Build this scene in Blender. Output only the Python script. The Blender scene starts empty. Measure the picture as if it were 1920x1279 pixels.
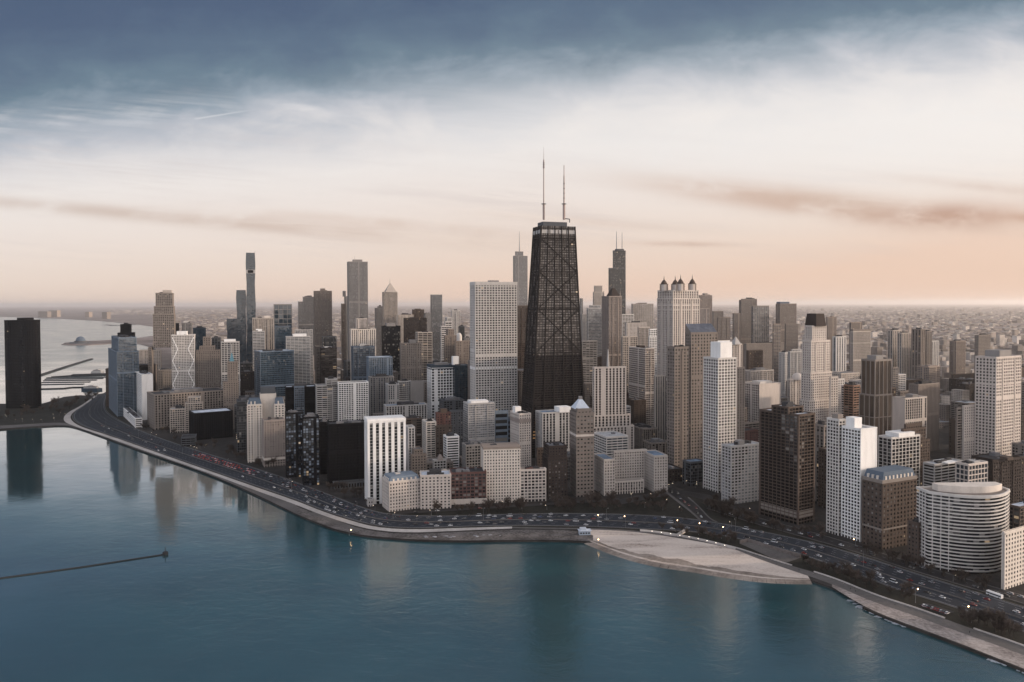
import bpy, math, random
from math import sin, cos, tan, radians, atan2, pi, sqrt
from mathutils import Vector, Matrix
from mathutils.geometry import tessellate_polygon
SC = bpy.context.scene
COL = SC.collection
random.seed(7)

# ------------------------------------------------------------------ camera
EYE = Vector((0.0, 0.0, 225.0))
FOC = 1450.0                      # focal length in units of a 1920-wide frame
PITCH = radians(1.37); ROLL = radians(0.17); SHIFT = 34.8
fw = Vector((0, cos(PITCH), -sin(PITCH)))
up0 = Vector((0, sin(PITCH), cos(PITCH)))
rt0 = Vector((1, 0, 0))
rt = rt0 * cos(ROLL) - up0 * sin(ROLL)
up = up0 * cos(ROLL) + rt0 * sin(ROLL)
cam_d = bpy.data.cameras.new("camera")
cam = bpy.data.objects.new("camera", cam_d); COL.objects.link(cam)
cam_d.sensor_width = 36.0
cam_d.lens = FOC / 1920.0 * 36.0
cam_d.shift_y = -SHIFT / 1920.0
cam_d.clip_start = 1.0; cam_d.clip_end = 200000.0
cam.matrix_world = Matrix.Translation(EYE) @ Matrix((rt, up, -fw)).transposed().to_4x4()
SC.camera = cam

# ------------------------------------------------------------------ exposure
SC.view_settings.view_transform = 'Standard'
SC.view_settings.look = 'None'
SC.view_settings.exposure = 0.0
SC.view_settings.gamma = 1.0
SC.view_settings.use_curve_mapping = False
SUN_AZ = radians(85.0)            # to the right of the view direction
SUN_EL = radians(8.0)

# ------------------------------------------------------------------ node helper
class N:
    """a tiny expression builder over shader math nodes"""
    def __init__(s, nt, sock): s.nt = nt; s.s = sock
    def _m(s, op, *a, clamp=False):
        n = s.nt.nodes.new('ShaderNodeMath'); n.operation = op; n.use_clamp = clamp
        for i, v in enumerate((s,) + a):
            if isinstance(v, N): s.nt.links.new(v.s, n.inputs[i])
            else: n.inputs[i].default_value = v
        return N(s.nt, n.outputs[0])
    def __add__(s, o): return s._m('ADD', o)
    __radd__ = __add__
    def __sub__(s, o): return s._m('SUBTRACT', o)
    def __mul__(s, o): return s._m('MULTIPLY', o)
    __rmul__ = __mul__
    def __truediv__(s, o): return s._m('DIVIDE', o)
    def max(s, o): return s._m('MAXIMUM', o)
    def min(s, o): return s._m('MINIMUM', o)
    def sq(s): return s * s
    def smooth(s, a, b):
        n = s.nt.nodes.new('ShaderNodeMapRange'); n.interpolation_type = 'SMOOTHSTEP'
        s.nt.links.new(s.s, n.inputs[0]); n.inputs[1].default_value = a; n.inputs[2].default_value = b
        return N(s.nt, n.outputs[0])
    def gauss(s, w):
        return (s / w).sq()._m('MULTIPLY', -1.0)._m('EXPONENT')
def lin(c):
    return tuple(((v / 255.0) / 12.92 if v <= 10 else (((v / 255.0) + .055) / 1.055) ** 2.4) for v in c)
def ramp(nt, fac, stops, interp='LINEAR'):
    n = nt.nodes.new('ShaderNodeValToRGB'); cr = n.color_ramp; cr.interpolation = interp
    while len(cr.elements) < len(stops): cr.elements.new(0.5)
    for e, (p, c) in zip(cr.elements, stops):
        e.position = p; e.color = (*c, 1) if len(c) == 3 else c
    nt.links.new(fac.s if isinstance(fac, N) else fac, n.inputs[0])
    return n.outputs[0]
def mixc(nt, fac, a, b, blend='MIX'):
    n = nt.nodes.new('ShaderNodeMix'); n.data_type = 'RGBA'; n.blend_type = blend
    for i, v in ((0, fac), (6, a), (7, b)):
        if isinstance(v, N): v = v.s
        if isinstance(v, (int, float)): n.inputs[i].default_value = v
        elif isinstance(v, tuple): n.inputs[i].default_value = (*v, 1) if len(v) == 3 else v
        else: nt.links.new(v, n.inputs[i])
    return n.outputs[2]
def noise(nt, vec, scale, detail=4, rough=.55, dist=0.0, dims='3D'):
    n = nt.nodes.new('ShaderNodeTexNoise'); n.noise_dimensions = dims
    n.inputs['Scale'].default_value = scale; n.inputs['Detail'].default_value = detail
    n.inputs['Roughness'].default_value = rough; n.inputs['Distortion'].default_value = dist
    if vec is not None: nt.links.new(vec, n.inputs['Vector'])
    return N(nt, n.outputs[0])
def comb(nt, x, y, z=0.0):
    n = nt.nodes.new('ShaderNodeCombineXYZ')
    for i, v in enumerate((x, y, z)):
        if isinstance(v, N): nt.links.new(v.s, n.inputs[i])
        else: n.inputs[i].default_value = v
    return n.outputs[0]

# ------------------------------------------------------------------ world: sunset sky
W = bpy.data.worlds.new("World"); SC.world = W; W.use_nodes = True
nt = W.node_tree; nt.nodes.clear()
tc = nt.nodes.new('ShaderNodeTexCoord'); sx = nt.nodes.new('ShaderNodeSeparateXYZ')
nt.links.new(tc.outputs['Generated'], sx.inputs[0])
X, Y, Z = (N(nt, sx.outputs[i]) for i in range(3))
Yc = Y.max(0.35)
u = X / Yc            # horizontal: 0 ahead, +-.66 at the frame's sides
v = Z / Yc            # 0 at the horizon
wv = comb(nt, u * 1.6, v * 9.0)
n1 = noise(nt, wv, 1.5, 5, .55)
n2 = noise(nt, comb(nt, u * 3.0 + v * 2.5, v * 26.0), 1.3, 6, .6)
n4 = noise(nt, comb(nt, u * 4.0 + v * 9.0, v * 60.0 + u * 5.0, 1.3), 1.1, 7, .68, .25)
n3 = noise(nt, comb(nt, u * 5.0, v * 9.0, 3.7), 1.6, 7, .6, .35)
# the edge of the high dark cloud bank sinks to the left and rises to the right
edge = (u * -0.062) + (u - 0.66).gauss(0.22) * -0.034 + (u - 0.12).gauss(0.25) * 0.004 + (u * -1.0).smooth(.06, .26) * 0.012
amp = v.smooth(0.12, 0.25)
vw = v + edge - .010 + ((n1 - 0.5) * 0.05 + (n3 - 0.5) * 0.12 + (n2 - 0.5) * 0.022) * amp
S = 1 / 0.5
stops = [(0.0, (240, 208, 188)), (.03, (240, 214, 197)), (.07, (241, 222, 209)), (.125, (243, 230, 222)), (.185, (243, 236, 232)),
         (.222, (226, 223, 224)), (.252, (192, 196, 205)), (.285, (150, 164, 178)), (.318, (110, 131, 148)), (.35, (97, 116, 138)), (.40, (84, 101, 128)), (.5, (74, 92, 120))]
base = ramp(nt, vw * S, [(p * S, lin(c)) for p, c in stops])
wisp = (n4.smooth(.42, .72) * v.smooth(.02, .10) * (v * -1.0).smooth(-.30, -.16)) * (n1.smooth(.35, .6))
base = mixc(nt, wisp * .30, base, lin((205, 192, 190)))
wisp2 = ((n3 * .6 + n4 * .4).smooth(.50, .66)) * (v - .235).gauss(.035)
base = mixc(nt, wisp2 * .5, base, lin((226, 226, 230)))
# bright, almost white veil where the low sun stands just outside the right edge
veil = (u - .62).gauss(.42) * (v - .215).gauss(.085)
base = mixc(nt, veil * 0.75, base, lin((252, 247, 243)))
veil2 = (u - .15).gauss(.35) * (v - .22).gauss(.06)
base = mixc(nt, veil2 * 0.45, base, lin((244, 240, 237)))
glow = (u - .72).gauss(.3) * (v - .0).gauss(.05)
base = mixc(nt, glow * 0.35, base, lin((224, 184, 158)))
def streak(u0, v0, slope, su, sv, sharp=(.42, .62)):
    d = (u - u0)
    m = d.gauss(su) * ((v - v0) - d * slope).gauss(sv)
    return m * ((n2 * .40 + n1 * .25 + n4 * .35).smooth(*sharp)) * (n3.smooth(.30, .56) * .75 + .25)
tanc = lin((203, 172, 155)); rosec = lin((206, 168, 148))
for (a, col, k) in (
    (streak(-.50, .118, -.095, .26, .0085, (.30, .5)), lin((206, 186, 174)), .65),
    (streak(-.26, .100, -.085, .26, .011, (.30, .55)), lin((212, 188, 174)), .62),
    (streak(-.12, .101, -.09, .20, .007, (.35, .5)), lin((222, 200, 187)), .6),
    (streak(.37, .135, -.11, .20, .015, (.30, .52)), lin((216, 190, 174)), .85),
    (streak(.42, .120, -.12, .16, .012, (.25, .45)), lin((208, 176, 158)), .85),
    (streak(.565, .112, .02, .085, .0155, (.15, .32)), lin((196, 158, 140)), .97),
    (streak(.67, .109, -.02, .08, .006, (.2, .4)), rosec, .8),
    (streak(.62, .148, -.1, .12, .007, (.36, .5)), lin((222, 200, 188)), .6),
    (streak(.22, .0765, -.02, .06, .0035, (.2, .4)), lin((214, 186, 170)), .8),
    (streak(.10, .105, -.08, .14, .006, (.3, .5)), lin((226, 205, 192)), .6)):
    base = mixc(nt, a * k, base, col)
# contrail and the small bright cloud it runs into
d = u + 0.36
ct = (d.smooth(-.05, -.043) * (d * -1.0).smooth(-.045, .02)) * ((v - .2462) - d * .155).gauss(.0011)
base = mixc(nt, ct * .6, base, lin((222, 222, 226)))
d = u + 0.27
cl = d.gauss(.040) * ((v - .2525) + d * .16).gauss(.0042) * ((n2).smooth(.2, .5))
base = mixc(nt, (cl * 1.6).min(.95), base, lin((226, 224, 226)))
cl2 = (u + .55).gauss(.12) * (v - .232).gauss(.010) * n3.smooth(.42, .62)
base = mixc(nt, cl2 * .5, base, lin((200, 202, 210)))
# unseen dome: dusk blue grey overhead, brightened behind and west to fill facades
el = Z
back = ramp(nt, el.max(0.0), [(0.0, (1.25, 1.16, 1.17)), (.25, (1.1, 1.1, 1.18)), (.55, (.66, .70, .80)), (1.0, (.33, .37, .46))])
east = mixc(nt, el.smooth(.05, .6), (.62, .64, .73), (.42, .47, .58)); west = mixc(nt, el.smooth(.10, .6), (2.7, 2.3, 2.0), (.80, .75, .73))
back = mixc(nt, (X + Y * .25).smooth(-.45, .75), mixc(nt, .35, back, east), west)
back = mixc(nt, 1.0, back, (1.2, 1.2, 1.2), 'MULTIPLY')
front = Y.smooth(.30, .62)
sky_col = mixc(nt, front, back, base)
hi = v.smooth(.42, .9)
sky_col = mixc(nt, hi * front, sky_col, (.22, .26, .34))
bg1 = nt.nodes.new('ShaderNodeBackground'); nt.links.new(sky_col, bg1.inputs[0]); bg1.inputs[1].default_value = 1.0
sky = nt.nodes.new('ShaderNodeTexSky'); sky.sky_type = 'NISHITA'; sky.sun_disc = False
sky.sun_elevation = SUN_EL; sky.sun_rotation = SUN_AZ; sky.altitude = 200
bg2 = nt.nodes.new('ShaderNodeBackground'); nt.links.new(sky.outputs[0], bg2.inputs[0]); bg2.inputs[1].default_value = 0.08
mx = nt.nodes.new('ShaderNodeMixShader'); mx.inputs[0].default_value = 0.06
nt.links.new(bg1.outputs[0], mx.inputs[1]); nt.links.new(bg2.outputs[0], mx.inputs[2])
wo = nt.nodes.new('ShaderNodeOutputWorld'); nt.links.new(mx.outputs[0], wo.inputs[0])
W.cycles.sampling_method = 'MANUAL'; W.cycles.sample_map_resolution = 1024

# ------------------------------------------------------------------ sun
sd = bpy.data.lights.new("sun", 'SUN'); sd.energy = 4.0; sd.angle = radians(2.0); sd.color = (1.0, .79, .61)
so = bpy.data.objects.new("sun", sd); COL.objects.link(so)
sdir = Vector((sin(SUN_AZ) * cos(SUN_EL), cos(SUN_AZ) * cos(SUN_EL), sin(SUN_EL)))
so.rotation_euler = sdir.to_track_quat('Z', 'Y').to_euler(); so.location = (0, 0, 800)

# ------------------------------------------------------------------ pixel <-> place
def ray(px, py):
    return (fw + rt * ((px - 960) / FOC) + up * ((639.5 - SHIFT - py) / FOC))
def proj(p):
    d = p - EYE; z = d.dot(fw)
    return 960 + FOC * d.dot(rt) / z, 639.5 - SHIFT - FOC * d.dot(up) / z
def ground(px, py, z=0.0):
    r = ray(px, py); t = (z - EYE.z) / r.z
    return EYE + r * t
def at_depth(px, py, Yd):
    r = ray(px, py); return EYE + r * (Yd / r.y)
def ybase(D): return 571 + 326250.0 / D

# ------------------------------------------------------------------ mesh helpers
class MB:
    def __init__(s): s.v = []; s.f = []; s.m = []; s.uv = []
    def quad(s, a, b, c, d, mi=0, uv=None):
        i = len(s.v); s.v += [tuple(a), tuple(b), tuple(c), tuple(d)]; s.f.append((i, i + 1, i + 2, i + 3)); s.m.append(mi)
        s.uv.append(uv or ((0, 0), (1, 0), (1, 1), (0, 1)))
    def poly(s, pts, mi=0):
        i = len(s.v); s.v += [tuple(p) for p in pts]; s.f.append(tuple(range(i, i + len(pts)))); s.m.append(mi)
        s.uv.append(tuple((p[0], p[1]) for p in pts))
    def beam(s, a, b, t, w, n, d, mi=0, caps=True):
        """bar from a to b, width w along t, standing d out along n (no back face)"""
        h = t * (w / 2); o = n * d
        a0, a1, b0, b1 = a - h, a + h, b - h, b + h
        s.quad(a0 + o, a1 + o, b1 + o, b0 + o, mi)
        s.quad(a0, a0 + o, b0 + o, b0, mi); s.quad(a1 + o, a1, b1, b1 + o, mi)
        if caps: s.quad(a0, a1, a1 + o, a0 + o, mi); s.quad(b1, b0, b0 + o, b1 + o, mi)
    def box(s, c, ux, uy, hx, hy, z0, z1, mi=0, bottom=False):
        p = [Vector((c.x, c.y, 0)) + ux * sx_ * hx + uy * sy_ * hy for sx_, sy_ in ((-1, -1), (1, -1), (1, 1), (-1, 1))]
        s.prism(p, z0, z1, mi, bottom)
    def prism(s, pts, z0, z1, mi=0, bottom=False, top=True):
        n = len(pts)
        for i in range(n):
            a, b = pts[i], pts[(i + 1) % n]
            s.quad((a[0], a[1], z0), (b[0], b[1], z0), (b[0], b[1], z1), (a[0], a[1], z1), mi)
        if top: s.poly([(p[0], p[1], z1) for p in pts], mi)
        if bottom: s.poly([(p[0], p[1], z0) for p in reversed(pts)], mi)
    def frustum(s, p0, p1, z0, z1, mi=0, top=True):
        n = len(p0)
        for i in range(n):
            j = (i + 1) % n
            s.quad((p0[i][0], p0[i][1], z0), (p0[j][0], p0[j][1], z0), (p1[j][0], p1[j][1], z1), (p1[i][0], p1[i][1], z1), mi)
        if top: s.poly([(p[0], p[1], z1) for p in p1], mi)
    def tube(s, a, b, r0, r1, n=6, mi=0):
        d = (b - a).normalized(); x = d.orthogonal().normalized(); y = d.cross(x)
        ra = [a + (x * cos(k * 2 * pi / n) + y * sin(k * 2 * pi / n)) * r0 for k in range(n)]
        rb = [b + (x * cos(k * 2 * pi / n) + y * sin(k * 2 * pi / n)) * r1 for k in range(n)]
        for k in range(n):
            j = (k + 1) % n; s.quad(ra[k], ra[j], rb[j], rb[k], mi)
        s.poly(rb, mi)
    def dome(s, c, r, h, n=12, m=5, mi=0, prof=None):
        prof = prof or [(cos(i * pi / 2 / m), sin(i * pi / 2 / m)) for i in range(m + 1)]
        for i in range(len(prof) - 1):
            for k in range(n):
                a0, a1 = k * 2 * pi / n, (k + 1) * 2 * pi / n
                P = lambda q, a: (c.x + r * q[0] * cos(a), c.y + r * q[0] * sin(a), c.z + h * q[1])
                s.quad(P(prof[i], a0), P(prof[i], a1), P(prof[i + 1], a1), P(prof[i + 1], a0), mi)
    def mesh(s, name, mats):
        me = bpy.data.meshes.new(name); me.from_pydata(s.v, [], s.f)
        for m in mats: me.materials.append(m)
        me.polygons.foreach_set('material_index', s.m)
        ul = me.uv_layers.new(name='UVMap'); flat = []
        for q in s.uv:
            for c in q: flat += [c[0], c[1]]
        ul.data.foreach_set('uv', flat); me.update(); return me
    def build(s, name, mats, parent=None):
        if not s.f: return None
        if not isinstance(mats, (list, tuple)): mats = [mats]
        o = bpy.data.objects.new(name, s.mesh(name, mats)); COL.objects.link(o)
        if parent: o.parent = parent
        return o
def tag(o, label=None, cat=None, group=None, kind=None):
    if label: o['label'] = label
    if cat: o['category'] = cat
    if group: o['group'] = group
    if kind: o['kind'] = kind
    return o
def empty(name, label, cat, group=None):
    o = bpy.data.objects.new(name, None); o.empty_display_size = 5; COL.objects.link(o); return tag(o, label, cat, group)

# ------------------------------------------------------------------ materials
MATS = {}
def new_mat(name):
    m = bpy.data.materials.new(name); m.use_nodes = True
    nt = m.node_tree; b = nt.nodes['Principled BSDF']; return m, nt, b
def geo_pos(nt): return nt.nodes.new('ShaderNodeNewGeometry').outputs['Position']
def wall(key):
    """matte facade paint, stone or brick of one colour, with weather streaks and blotches"""
    if key in MATS: return MATS[key]
    c = PAL[key]; m, nt, b = new_mat('wall_' + key)
    p = geo_pos(nt)
    mp = nt.nodes.new('ShaderNodeMapping'); nt.links.new(p, mp.inputs[0]); mp.inputs['Scale'].default_value = (1, 1, .22)
    a = noise(nt, mp.outputs[0], .16, 4, .6); f = noise(nt, p, .9, 3, .6)
    k = a * .45 + f * .2
    col = ramp(nt, k, [(.15, tuple(x * .78 for x in c)), (.33, c), (.5, tuple(min(.85, x * 1.14) for x in c))])
    nt.links.new(col, b.inputs['Base Color']); b.inputs['Roughness'].default_value = .8
    b.inputs['Specular IOR Level'].default_value = .12
    MATS[key] = m; return m
PAL = {'white': (.78, .765, .75), 'offwhite': (.56, .53, .505), 'cream': (0.627, 0.566, 0.510), 'beige': (0.425, 0.374, 0.333), 'lime': (0.460, 0.414, 0.380), 'tan': (.26, .215, .185),
       'brown': (.085, .064, .054), 'dkbrown': (.040, .031, .029), 'grey': (.235, .222, .215), 'ltgrey': (.40, .385, .375), 'dkgrey': (.085, .09, .10), 'black': (.006, .006, .008),
       'brick': (.115, .062, .056), 'rose': (.28, .24, .22), 'navy': (.03, .045, .065), 'slate': (.10, .13, .17), 'bluegrey': (.16, .20, .25), 'greige': (.23, .20, .18),
       'copper': (.10, .22, .28), 'snow': (.55, .60, .68), 'roofdark': (.05, .05, .055), 'roofgrey': (.17, .17, .18), 'rooflt': (.42, .43, .45), 'orange': (.24, .15, .11), 'umber': (0.196, 0.167, 0.149), 'warm': (0.540, 0.483, 0.443)}
GL = {  # base dark, blind colour, blind share, lit share, specular ior, roughness
    'dark': ((.007, .008, .010), (.24, .225, .21), .14, .007, 1.36, .12),
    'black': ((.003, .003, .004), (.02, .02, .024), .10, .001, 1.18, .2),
    'blue': ((.007, .018, .028), (.04, .065, .085), .20, .002, 1.65, .06),
    'mid': ((.022, .028, .036), (.16, .17, .19), .22, .001, 1.6, .12),
    'warm': ((.010, .008, .007), (.13, .11, .09), .14, .006, 1.45, .12),
    'bronze': ((.030, .022, .018), (.09, .065, .05), .35, .002, 1.9, .10),
    'offices': ((.004, .005, .008), (.26, .31, .38), .30, .015, 1.5, .12),
    'grey': ((.10, .105, .115), (.30, .31, .33), .45, .001, 1.6, .2)}
def glass(key):
    k = 'glass_' + key
    if k in MATS: return MATS[k]
    base_, blind, sh, lit, ior, ro = GL[key]
    m, nt, b = new_mat(k)
    uv = nt.nodes.new('ShaderNodeUVMap').outputs[0]
    fl = nt.nodes.new('ShaderNodeVectorMath'); fl.operation = 'FLOOR'; nt.links.new(uv, fl.inputs[0])
    oi = nt.nodes.new('ShaderNodeObjectInfo')
    wn = nt.nodes.new('ShaderNodeTexWhiteNoise'); wn.noise_dimensions = '4D'; nt.links.new(fl.outputs[0], wn.inputs['Vector'])
    nt.links.new((N(nt, oi.outputs['Random']) * 57.0).s, wn.inputs['W'])
    r = N(nt, wn.outputs['Value'])
    # whole floors share a tone now and then
    sp = nt.nodes.new('ShaderNodeSeparateXYZ'); nt.links.new(fl.outputs[0], sp.inputs[0])
    wf = nt.nodes.new('ShaderNodeTexWhiteNoise'); wf.noise_dimensions = '1D'; nt.links.new((N(nt, sp.outputs[1]) + N(nt, oi.outputs['Random']) * 91.0).s, wf.inputs['W'])
    rf = N(nt, wf.outputs['Value'])
    isb = (r * .7 + rf * .3)
    col = ramp(nt, isb, [(0, base_), (1 - sh - .22, tuple(x * 1.6 for x in base_)), (1 - sh, tuple(x * .35 + y * .45 for x, y in zip(base_, blind))), (min(.99, 1 - sh * .3), blind)])
    nt.links.new(col, b.inputs['Base Color']); b.inputs['Roughness'].default_value = ro; b.inputs['IOR'].default_value = ior
    wn2 = nt.nodes.new('ShaderNodeTexWhiteNoise'); wn2.noise_dimensions = '4D'; nt.links.new(fl.outputs[0], wn2.inputs['Vector'])
    nt.links.new((N(nt, oi.outputs['Random']) * 57.0 + 13.0).s, wn2.inputs['W'])
    r2 = N(nt, wn2.outputs['Value'])
    on = r2._m('GREATER_THAN', 1 - lit)
    b.inputs['Emission Color'].default_value = (1, .72, .45, 1)
    nt.links.new((on * (r * .35 + .15)).s, b.inputs['Emission Strength'])
    # each pane leans a hair, so reflections break up
    bp = nt.nodes.new('ShaderNodeNewGeometry')
    vm = nt.nodes.new('ShaderNodeVectorMath'); vm.operation = 'SUBTRACT'; nt.links.new(wn.outputs['Color'], vm.inputs[0]); vm.inputs[1].default_value = (.5, .5, .5)
    vs = nt.nodes.new('ShaderNodeVectorMath'); vs.operation = 'SCALE'; nt.links.new(vm.outputs[0], vs.inputs[0]); vs.inputs['Scale'].default_value = .05
    va = nt.nodes.new('ShaderNodeVectorMath'); va.operation = 'ADD'; nt.links.new(bp.outputs['Normal'], va.inputs[0]); nt.links.new(vs.outputs[0], va.inputs[1])
    vn = nt.nodes.new('ShaderNodeVectorMath'); vn.operation = 'NORMALIZE'; nt.links.new(va.outputs[0], vn.inputs[0])
    nt.links.new(vn.outputs[0], b.inputs['Normal'])
    MATS[k] = m; return m
def flat(key, c, rough=.7, emit=None, es=0.0, spec=.3):
    if key in MATS: return MATS[key]
    m, nt, b = new_mat(key); b.inputs['Base Color'].default_value = (*c, 1); b.inputs['Roughness'].default_value = rough
    b.inputs['Specular IOR Level'].default_value = spec
    if emit: b.inputs['Emission Color'].default_value = (*emit, 1); b.inputs['Emission Strength'].default_value = es
    MATS[key] = m; return m
def mottled(key, c0, c1, s1=.02, s2=.3, rough=.9, lo=.38, hi=.62):
    if key in MATS: return MATS[key]
    m, nt, b = new_mat(key); p = geo_pos(nt)
    k = noise(nt, p, s1, 5, .6) * .6 + noise(nt, p, s2, 4, .6) * .4
    nt.links.new(ramp(nt, k, [(lo, c0), (hi, c1)]), b.inputs['Base Color']); b.inputs['Roughness'].default_value = rough
    b.inputs['Specular IOR Level'].default_value = .2
    MATS[key] = m; return m

# ------------------------------------------------------------------ ground, water, roads
def px_poly(pts, z=0.0): return [ground(x, y, 0.0).xy.to_3d() + Vector((0, 0, z)) for x, y in pts]
def sheet(name, pts, mat, kind='structure', **k):
    tri = tessellate_polygon([pts]); mb = MB()
    for t in tri:
        a, b_, c = (pts[i] for i in t)
        if (b_ - a).cross(c - a).z < 0: b_, c = c, b_
        mb.poly([a, b_, c])
    o = mb.build(name, mat); tag(o, kind=kind, **k); return o
def densify(pts, it=2):
    for _ in range(it):
        out = [pts[0]]
        for a, b_ in zip(pts, pts[1:]):
            out += [(a[0] * .75 + b_[0] * .25, a[1] * .75 + b_[1] * .25), (a[0] * .25 + b_[0] * .75, a[1] * .25 + b_[1] * .75)]
        out.append(pts[-1]); pts = out
    return pts
SHORE = densify([(2080, 1322), (1920, 1256), (1824, 1218), (1743, 1187), (1670, 1161), (1617, 1138)], 1) + [(1631, 1130), (1560, 1101), (1519, 1087)] + densify([
    (1519, 1087), (1444, 1086), (1369, 1077), (1294, 1064), (1233, 1056), (1171, 1040), (1129, 1024), (1112, 1016), (1046, 1013), (960, 1013), (872, 1015), (768, 1012), (685, 1005), (650, 998), (622, 991), (560, 966), (480, 927), (400, 891),
    (333, 866), (271, 847), (198, 820), (146, 802), (120, 797), (60, 801), (0, 805), (-160, 818)], 2)
# round behind the peninsula, up the harbour side and on to the far shore
BACK = [(-160, 760), (-40, 756), (0, 757), (78, 757), (96, 752), (120, 744), (150, 741), (170, 742), (195, 737), (208, 728), (222, 700), (262, 668), (290, 652), (262, 645), (215, 644), (165, 647), (130, 647.5), (115, 646), (122, 642.5), (150, 640), (170, 639), (215, 637), (262, 633), (300, 628),
        (300, 614), (262, 609), (190, 602), (120, 598), (60, 595.5), (0, 594), (-200, 591), (-600, 588)]
land_pts = [ground(x, y, 0) for x, y in SHORE] + [ground(x, y, 0) for x, y in BACK]
land_pts = [Vector((p.x, p.y, 0)) for p in land_pts]
land_pts = [Vector((900, 300, 0)), Vector((600, 330, 0))] + land_pts
land_pts += [Vector((-30000, 14000, 0)), Vector((-150000, 60000, 0)), Vector((-150000, 190000, 0)), Vector((160000, 190000, 0)), Vector((160000, 300, 0))]
def m_ground():
    m, nt, b = new_mat('ground'); p = geo_pos(nt)
    far = noise(nt, p, .0016, 6, .62); mid = noise(nt, p, .012, 5, .65); fine = noise(nt, p, .1, 4, .6)
    k = far * .35 + mid * .4 + fine * .25
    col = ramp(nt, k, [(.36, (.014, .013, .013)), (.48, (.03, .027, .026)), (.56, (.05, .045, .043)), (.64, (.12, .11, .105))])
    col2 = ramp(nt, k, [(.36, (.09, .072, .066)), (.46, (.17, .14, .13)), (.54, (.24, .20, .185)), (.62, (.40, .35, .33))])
    sp = nt.nodes.new('ShaderNodeSeparateXYZ'); nt.links.new(p, sp.inputs[0]); col = mixc(nt, N(nt, sp.outputs[1]).smooth(1700, 5000), col, col2)  # ground turns paler with distance: far haze put into the base colour
    nt.links.new(col, b.inputs['Base Color']); b.inputs['Roughness'].default_value = .95; b.inputs['Specular IOR Level'].default_value = .15
    return m
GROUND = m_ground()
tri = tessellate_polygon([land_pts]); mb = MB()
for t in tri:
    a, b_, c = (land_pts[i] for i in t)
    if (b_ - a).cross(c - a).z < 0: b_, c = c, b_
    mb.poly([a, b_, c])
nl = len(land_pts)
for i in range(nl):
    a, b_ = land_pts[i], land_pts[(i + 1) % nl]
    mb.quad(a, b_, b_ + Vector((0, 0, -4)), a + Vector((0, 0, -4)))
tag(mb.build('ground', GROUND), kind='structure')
def m_water():
    m, nt, b = new_mat('water'); p = geo_pos(nt)
    mp = nt.nodes.new('ShaderNodeMapping'); nt.links.new(p, mp.inputs[0]); mp.inputs['Scale'].default_value = (1, 1.5, 1); mp.inputs['Rotation'].default_value = (0, 0, .3)
    big = noise(nt, mp.outputs[0], .007, 4, .55); sw = noise(nt, mp.outputs[0], .06, 4, .6, .6); rp = noise(nt, mp.outputs[0], .35, 4, .65, .4)
    sp = nt.nodes.new('ShaderNodeSeparateXYZ'); nt.links.new(p, sp.inputs[0]); wx, wy = N(nt, sp.outputs[0]), N(nt, sp.outputs[1])
    pn = noise(nt, p, .0045, 4, .55, .4)
    calm = ((wx - wy * .28).smooth(-620, -260) * .75 + (pn - .5) * 1.3 + .05 + wy.smooth(1900, 3600) * .8)._m('MAXIMUM', 0.0).min(1.0)
    col = ramp(nt, big, [(.3, (.006, .044, .054)), (.7, (.013, .074, .088))])
    nt.links.new(col, b.inputs['Base Color'])
    b.inputs['IOR'].default_value = 2.9
    nt.links.new((calm * .12 + .075).s, b.inputs['Roughness'])
    b.inputs['Coat IOR'].default_value = 1.6; b.inputs['Coat Roughness'].default_value = .03
    nt.links.new((calm * -1.6 + 1.0).max(0.0).s, b.inputs['Coat Weight'])
    bp = nt.nodes.new('ShaderNodeBump'); bp.inputs['Strength'].default_value = 1.0; bp.inputs['Distance'].default_value = 1.0
    nt.links.new(((sw * .22 + rp * .05) * (calm * 1.3 + .20) + big * .3).s, bp.inputs['Height']); nt.links.new(bp.outputs[0], b.inputs['Normal']); nt.links.new(bp.outputs[0], b.inputs['Coat Normal'])
    return m
mb = MB(); mb.quad((-170000, -2500, -1.8), (170000, -2500, -1.8), (170000, 45000, -1.8), (-170000, 45000, -1.8))
tag(mb.build('water', m_water()), kind='structure')

ASPH = mottled('asphalt', (.016, .019, .026), (.032, .037, .047), .03, .5, .85)
ASPH2 = mottled('asphalt_inner', (.017, .016, .018), (.032, .030, .031), .03, .5, .6)
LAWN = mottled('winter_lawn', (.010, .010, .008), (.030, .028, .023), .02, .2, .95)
CONC = mottled('concrete', (.34, .31, .29), (.54, .50, .47), .02, .25, .85)
PAVE = mottled('pavement', (.085, .078, .076), (.14, .13, .125), .02, .3, .85)
def m_sand():
    m, nt, b = new_mat('sand'); p = geo_pos(nt)
    mp = nt.nodes.new('ShaderNodeMapping'); nt.links.new(p, mp.inputs[0]); mp.inputs['Rotation'].default_value = (0, 0, -.42); mp.inputs['Scale'].default_value = (.35, 1.6, 1)
    a = noise(nt, mp.outputs[0], .035, 6, .66, .6); f = noise(nt, p, .4, 4, .6)
    col = ramp(nt, a * .7 + f * .3, [(.36, (.24, .19, .16)), (.43, (.42, .35, .305)), (.50, (.54, .46, .405)), (.62, (.62, .54, .48))])
    nt.links.new(col, b.inputs['Base Color']); b.inputs['Roughness'].default_value = .95; return m
SAND = m_sand()
WET = mottled('wet_sand', (.15, .12, .10), (.34, .285, .245), .03, .3, .6)
def resample(pts, n):
    P = [ground(x, y, 0).xy for x, y in pts]
    L = [0]
    for a, b_ in zip(P, P[1:]): L.append(L[-1] + (b_ - a).length)
    out = []
    j = 0
    for i in range(n + 1):
        s = L[-1] * i / n
        while j < len(P) - 2 and L[j + 1] < s: j += 1
        t = (s - L[j]) / max(1e-6, L[j + 1] - L[j]); out.append(P[j].lerp(P[j + 1], min(1, t)))
    return out
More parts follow.
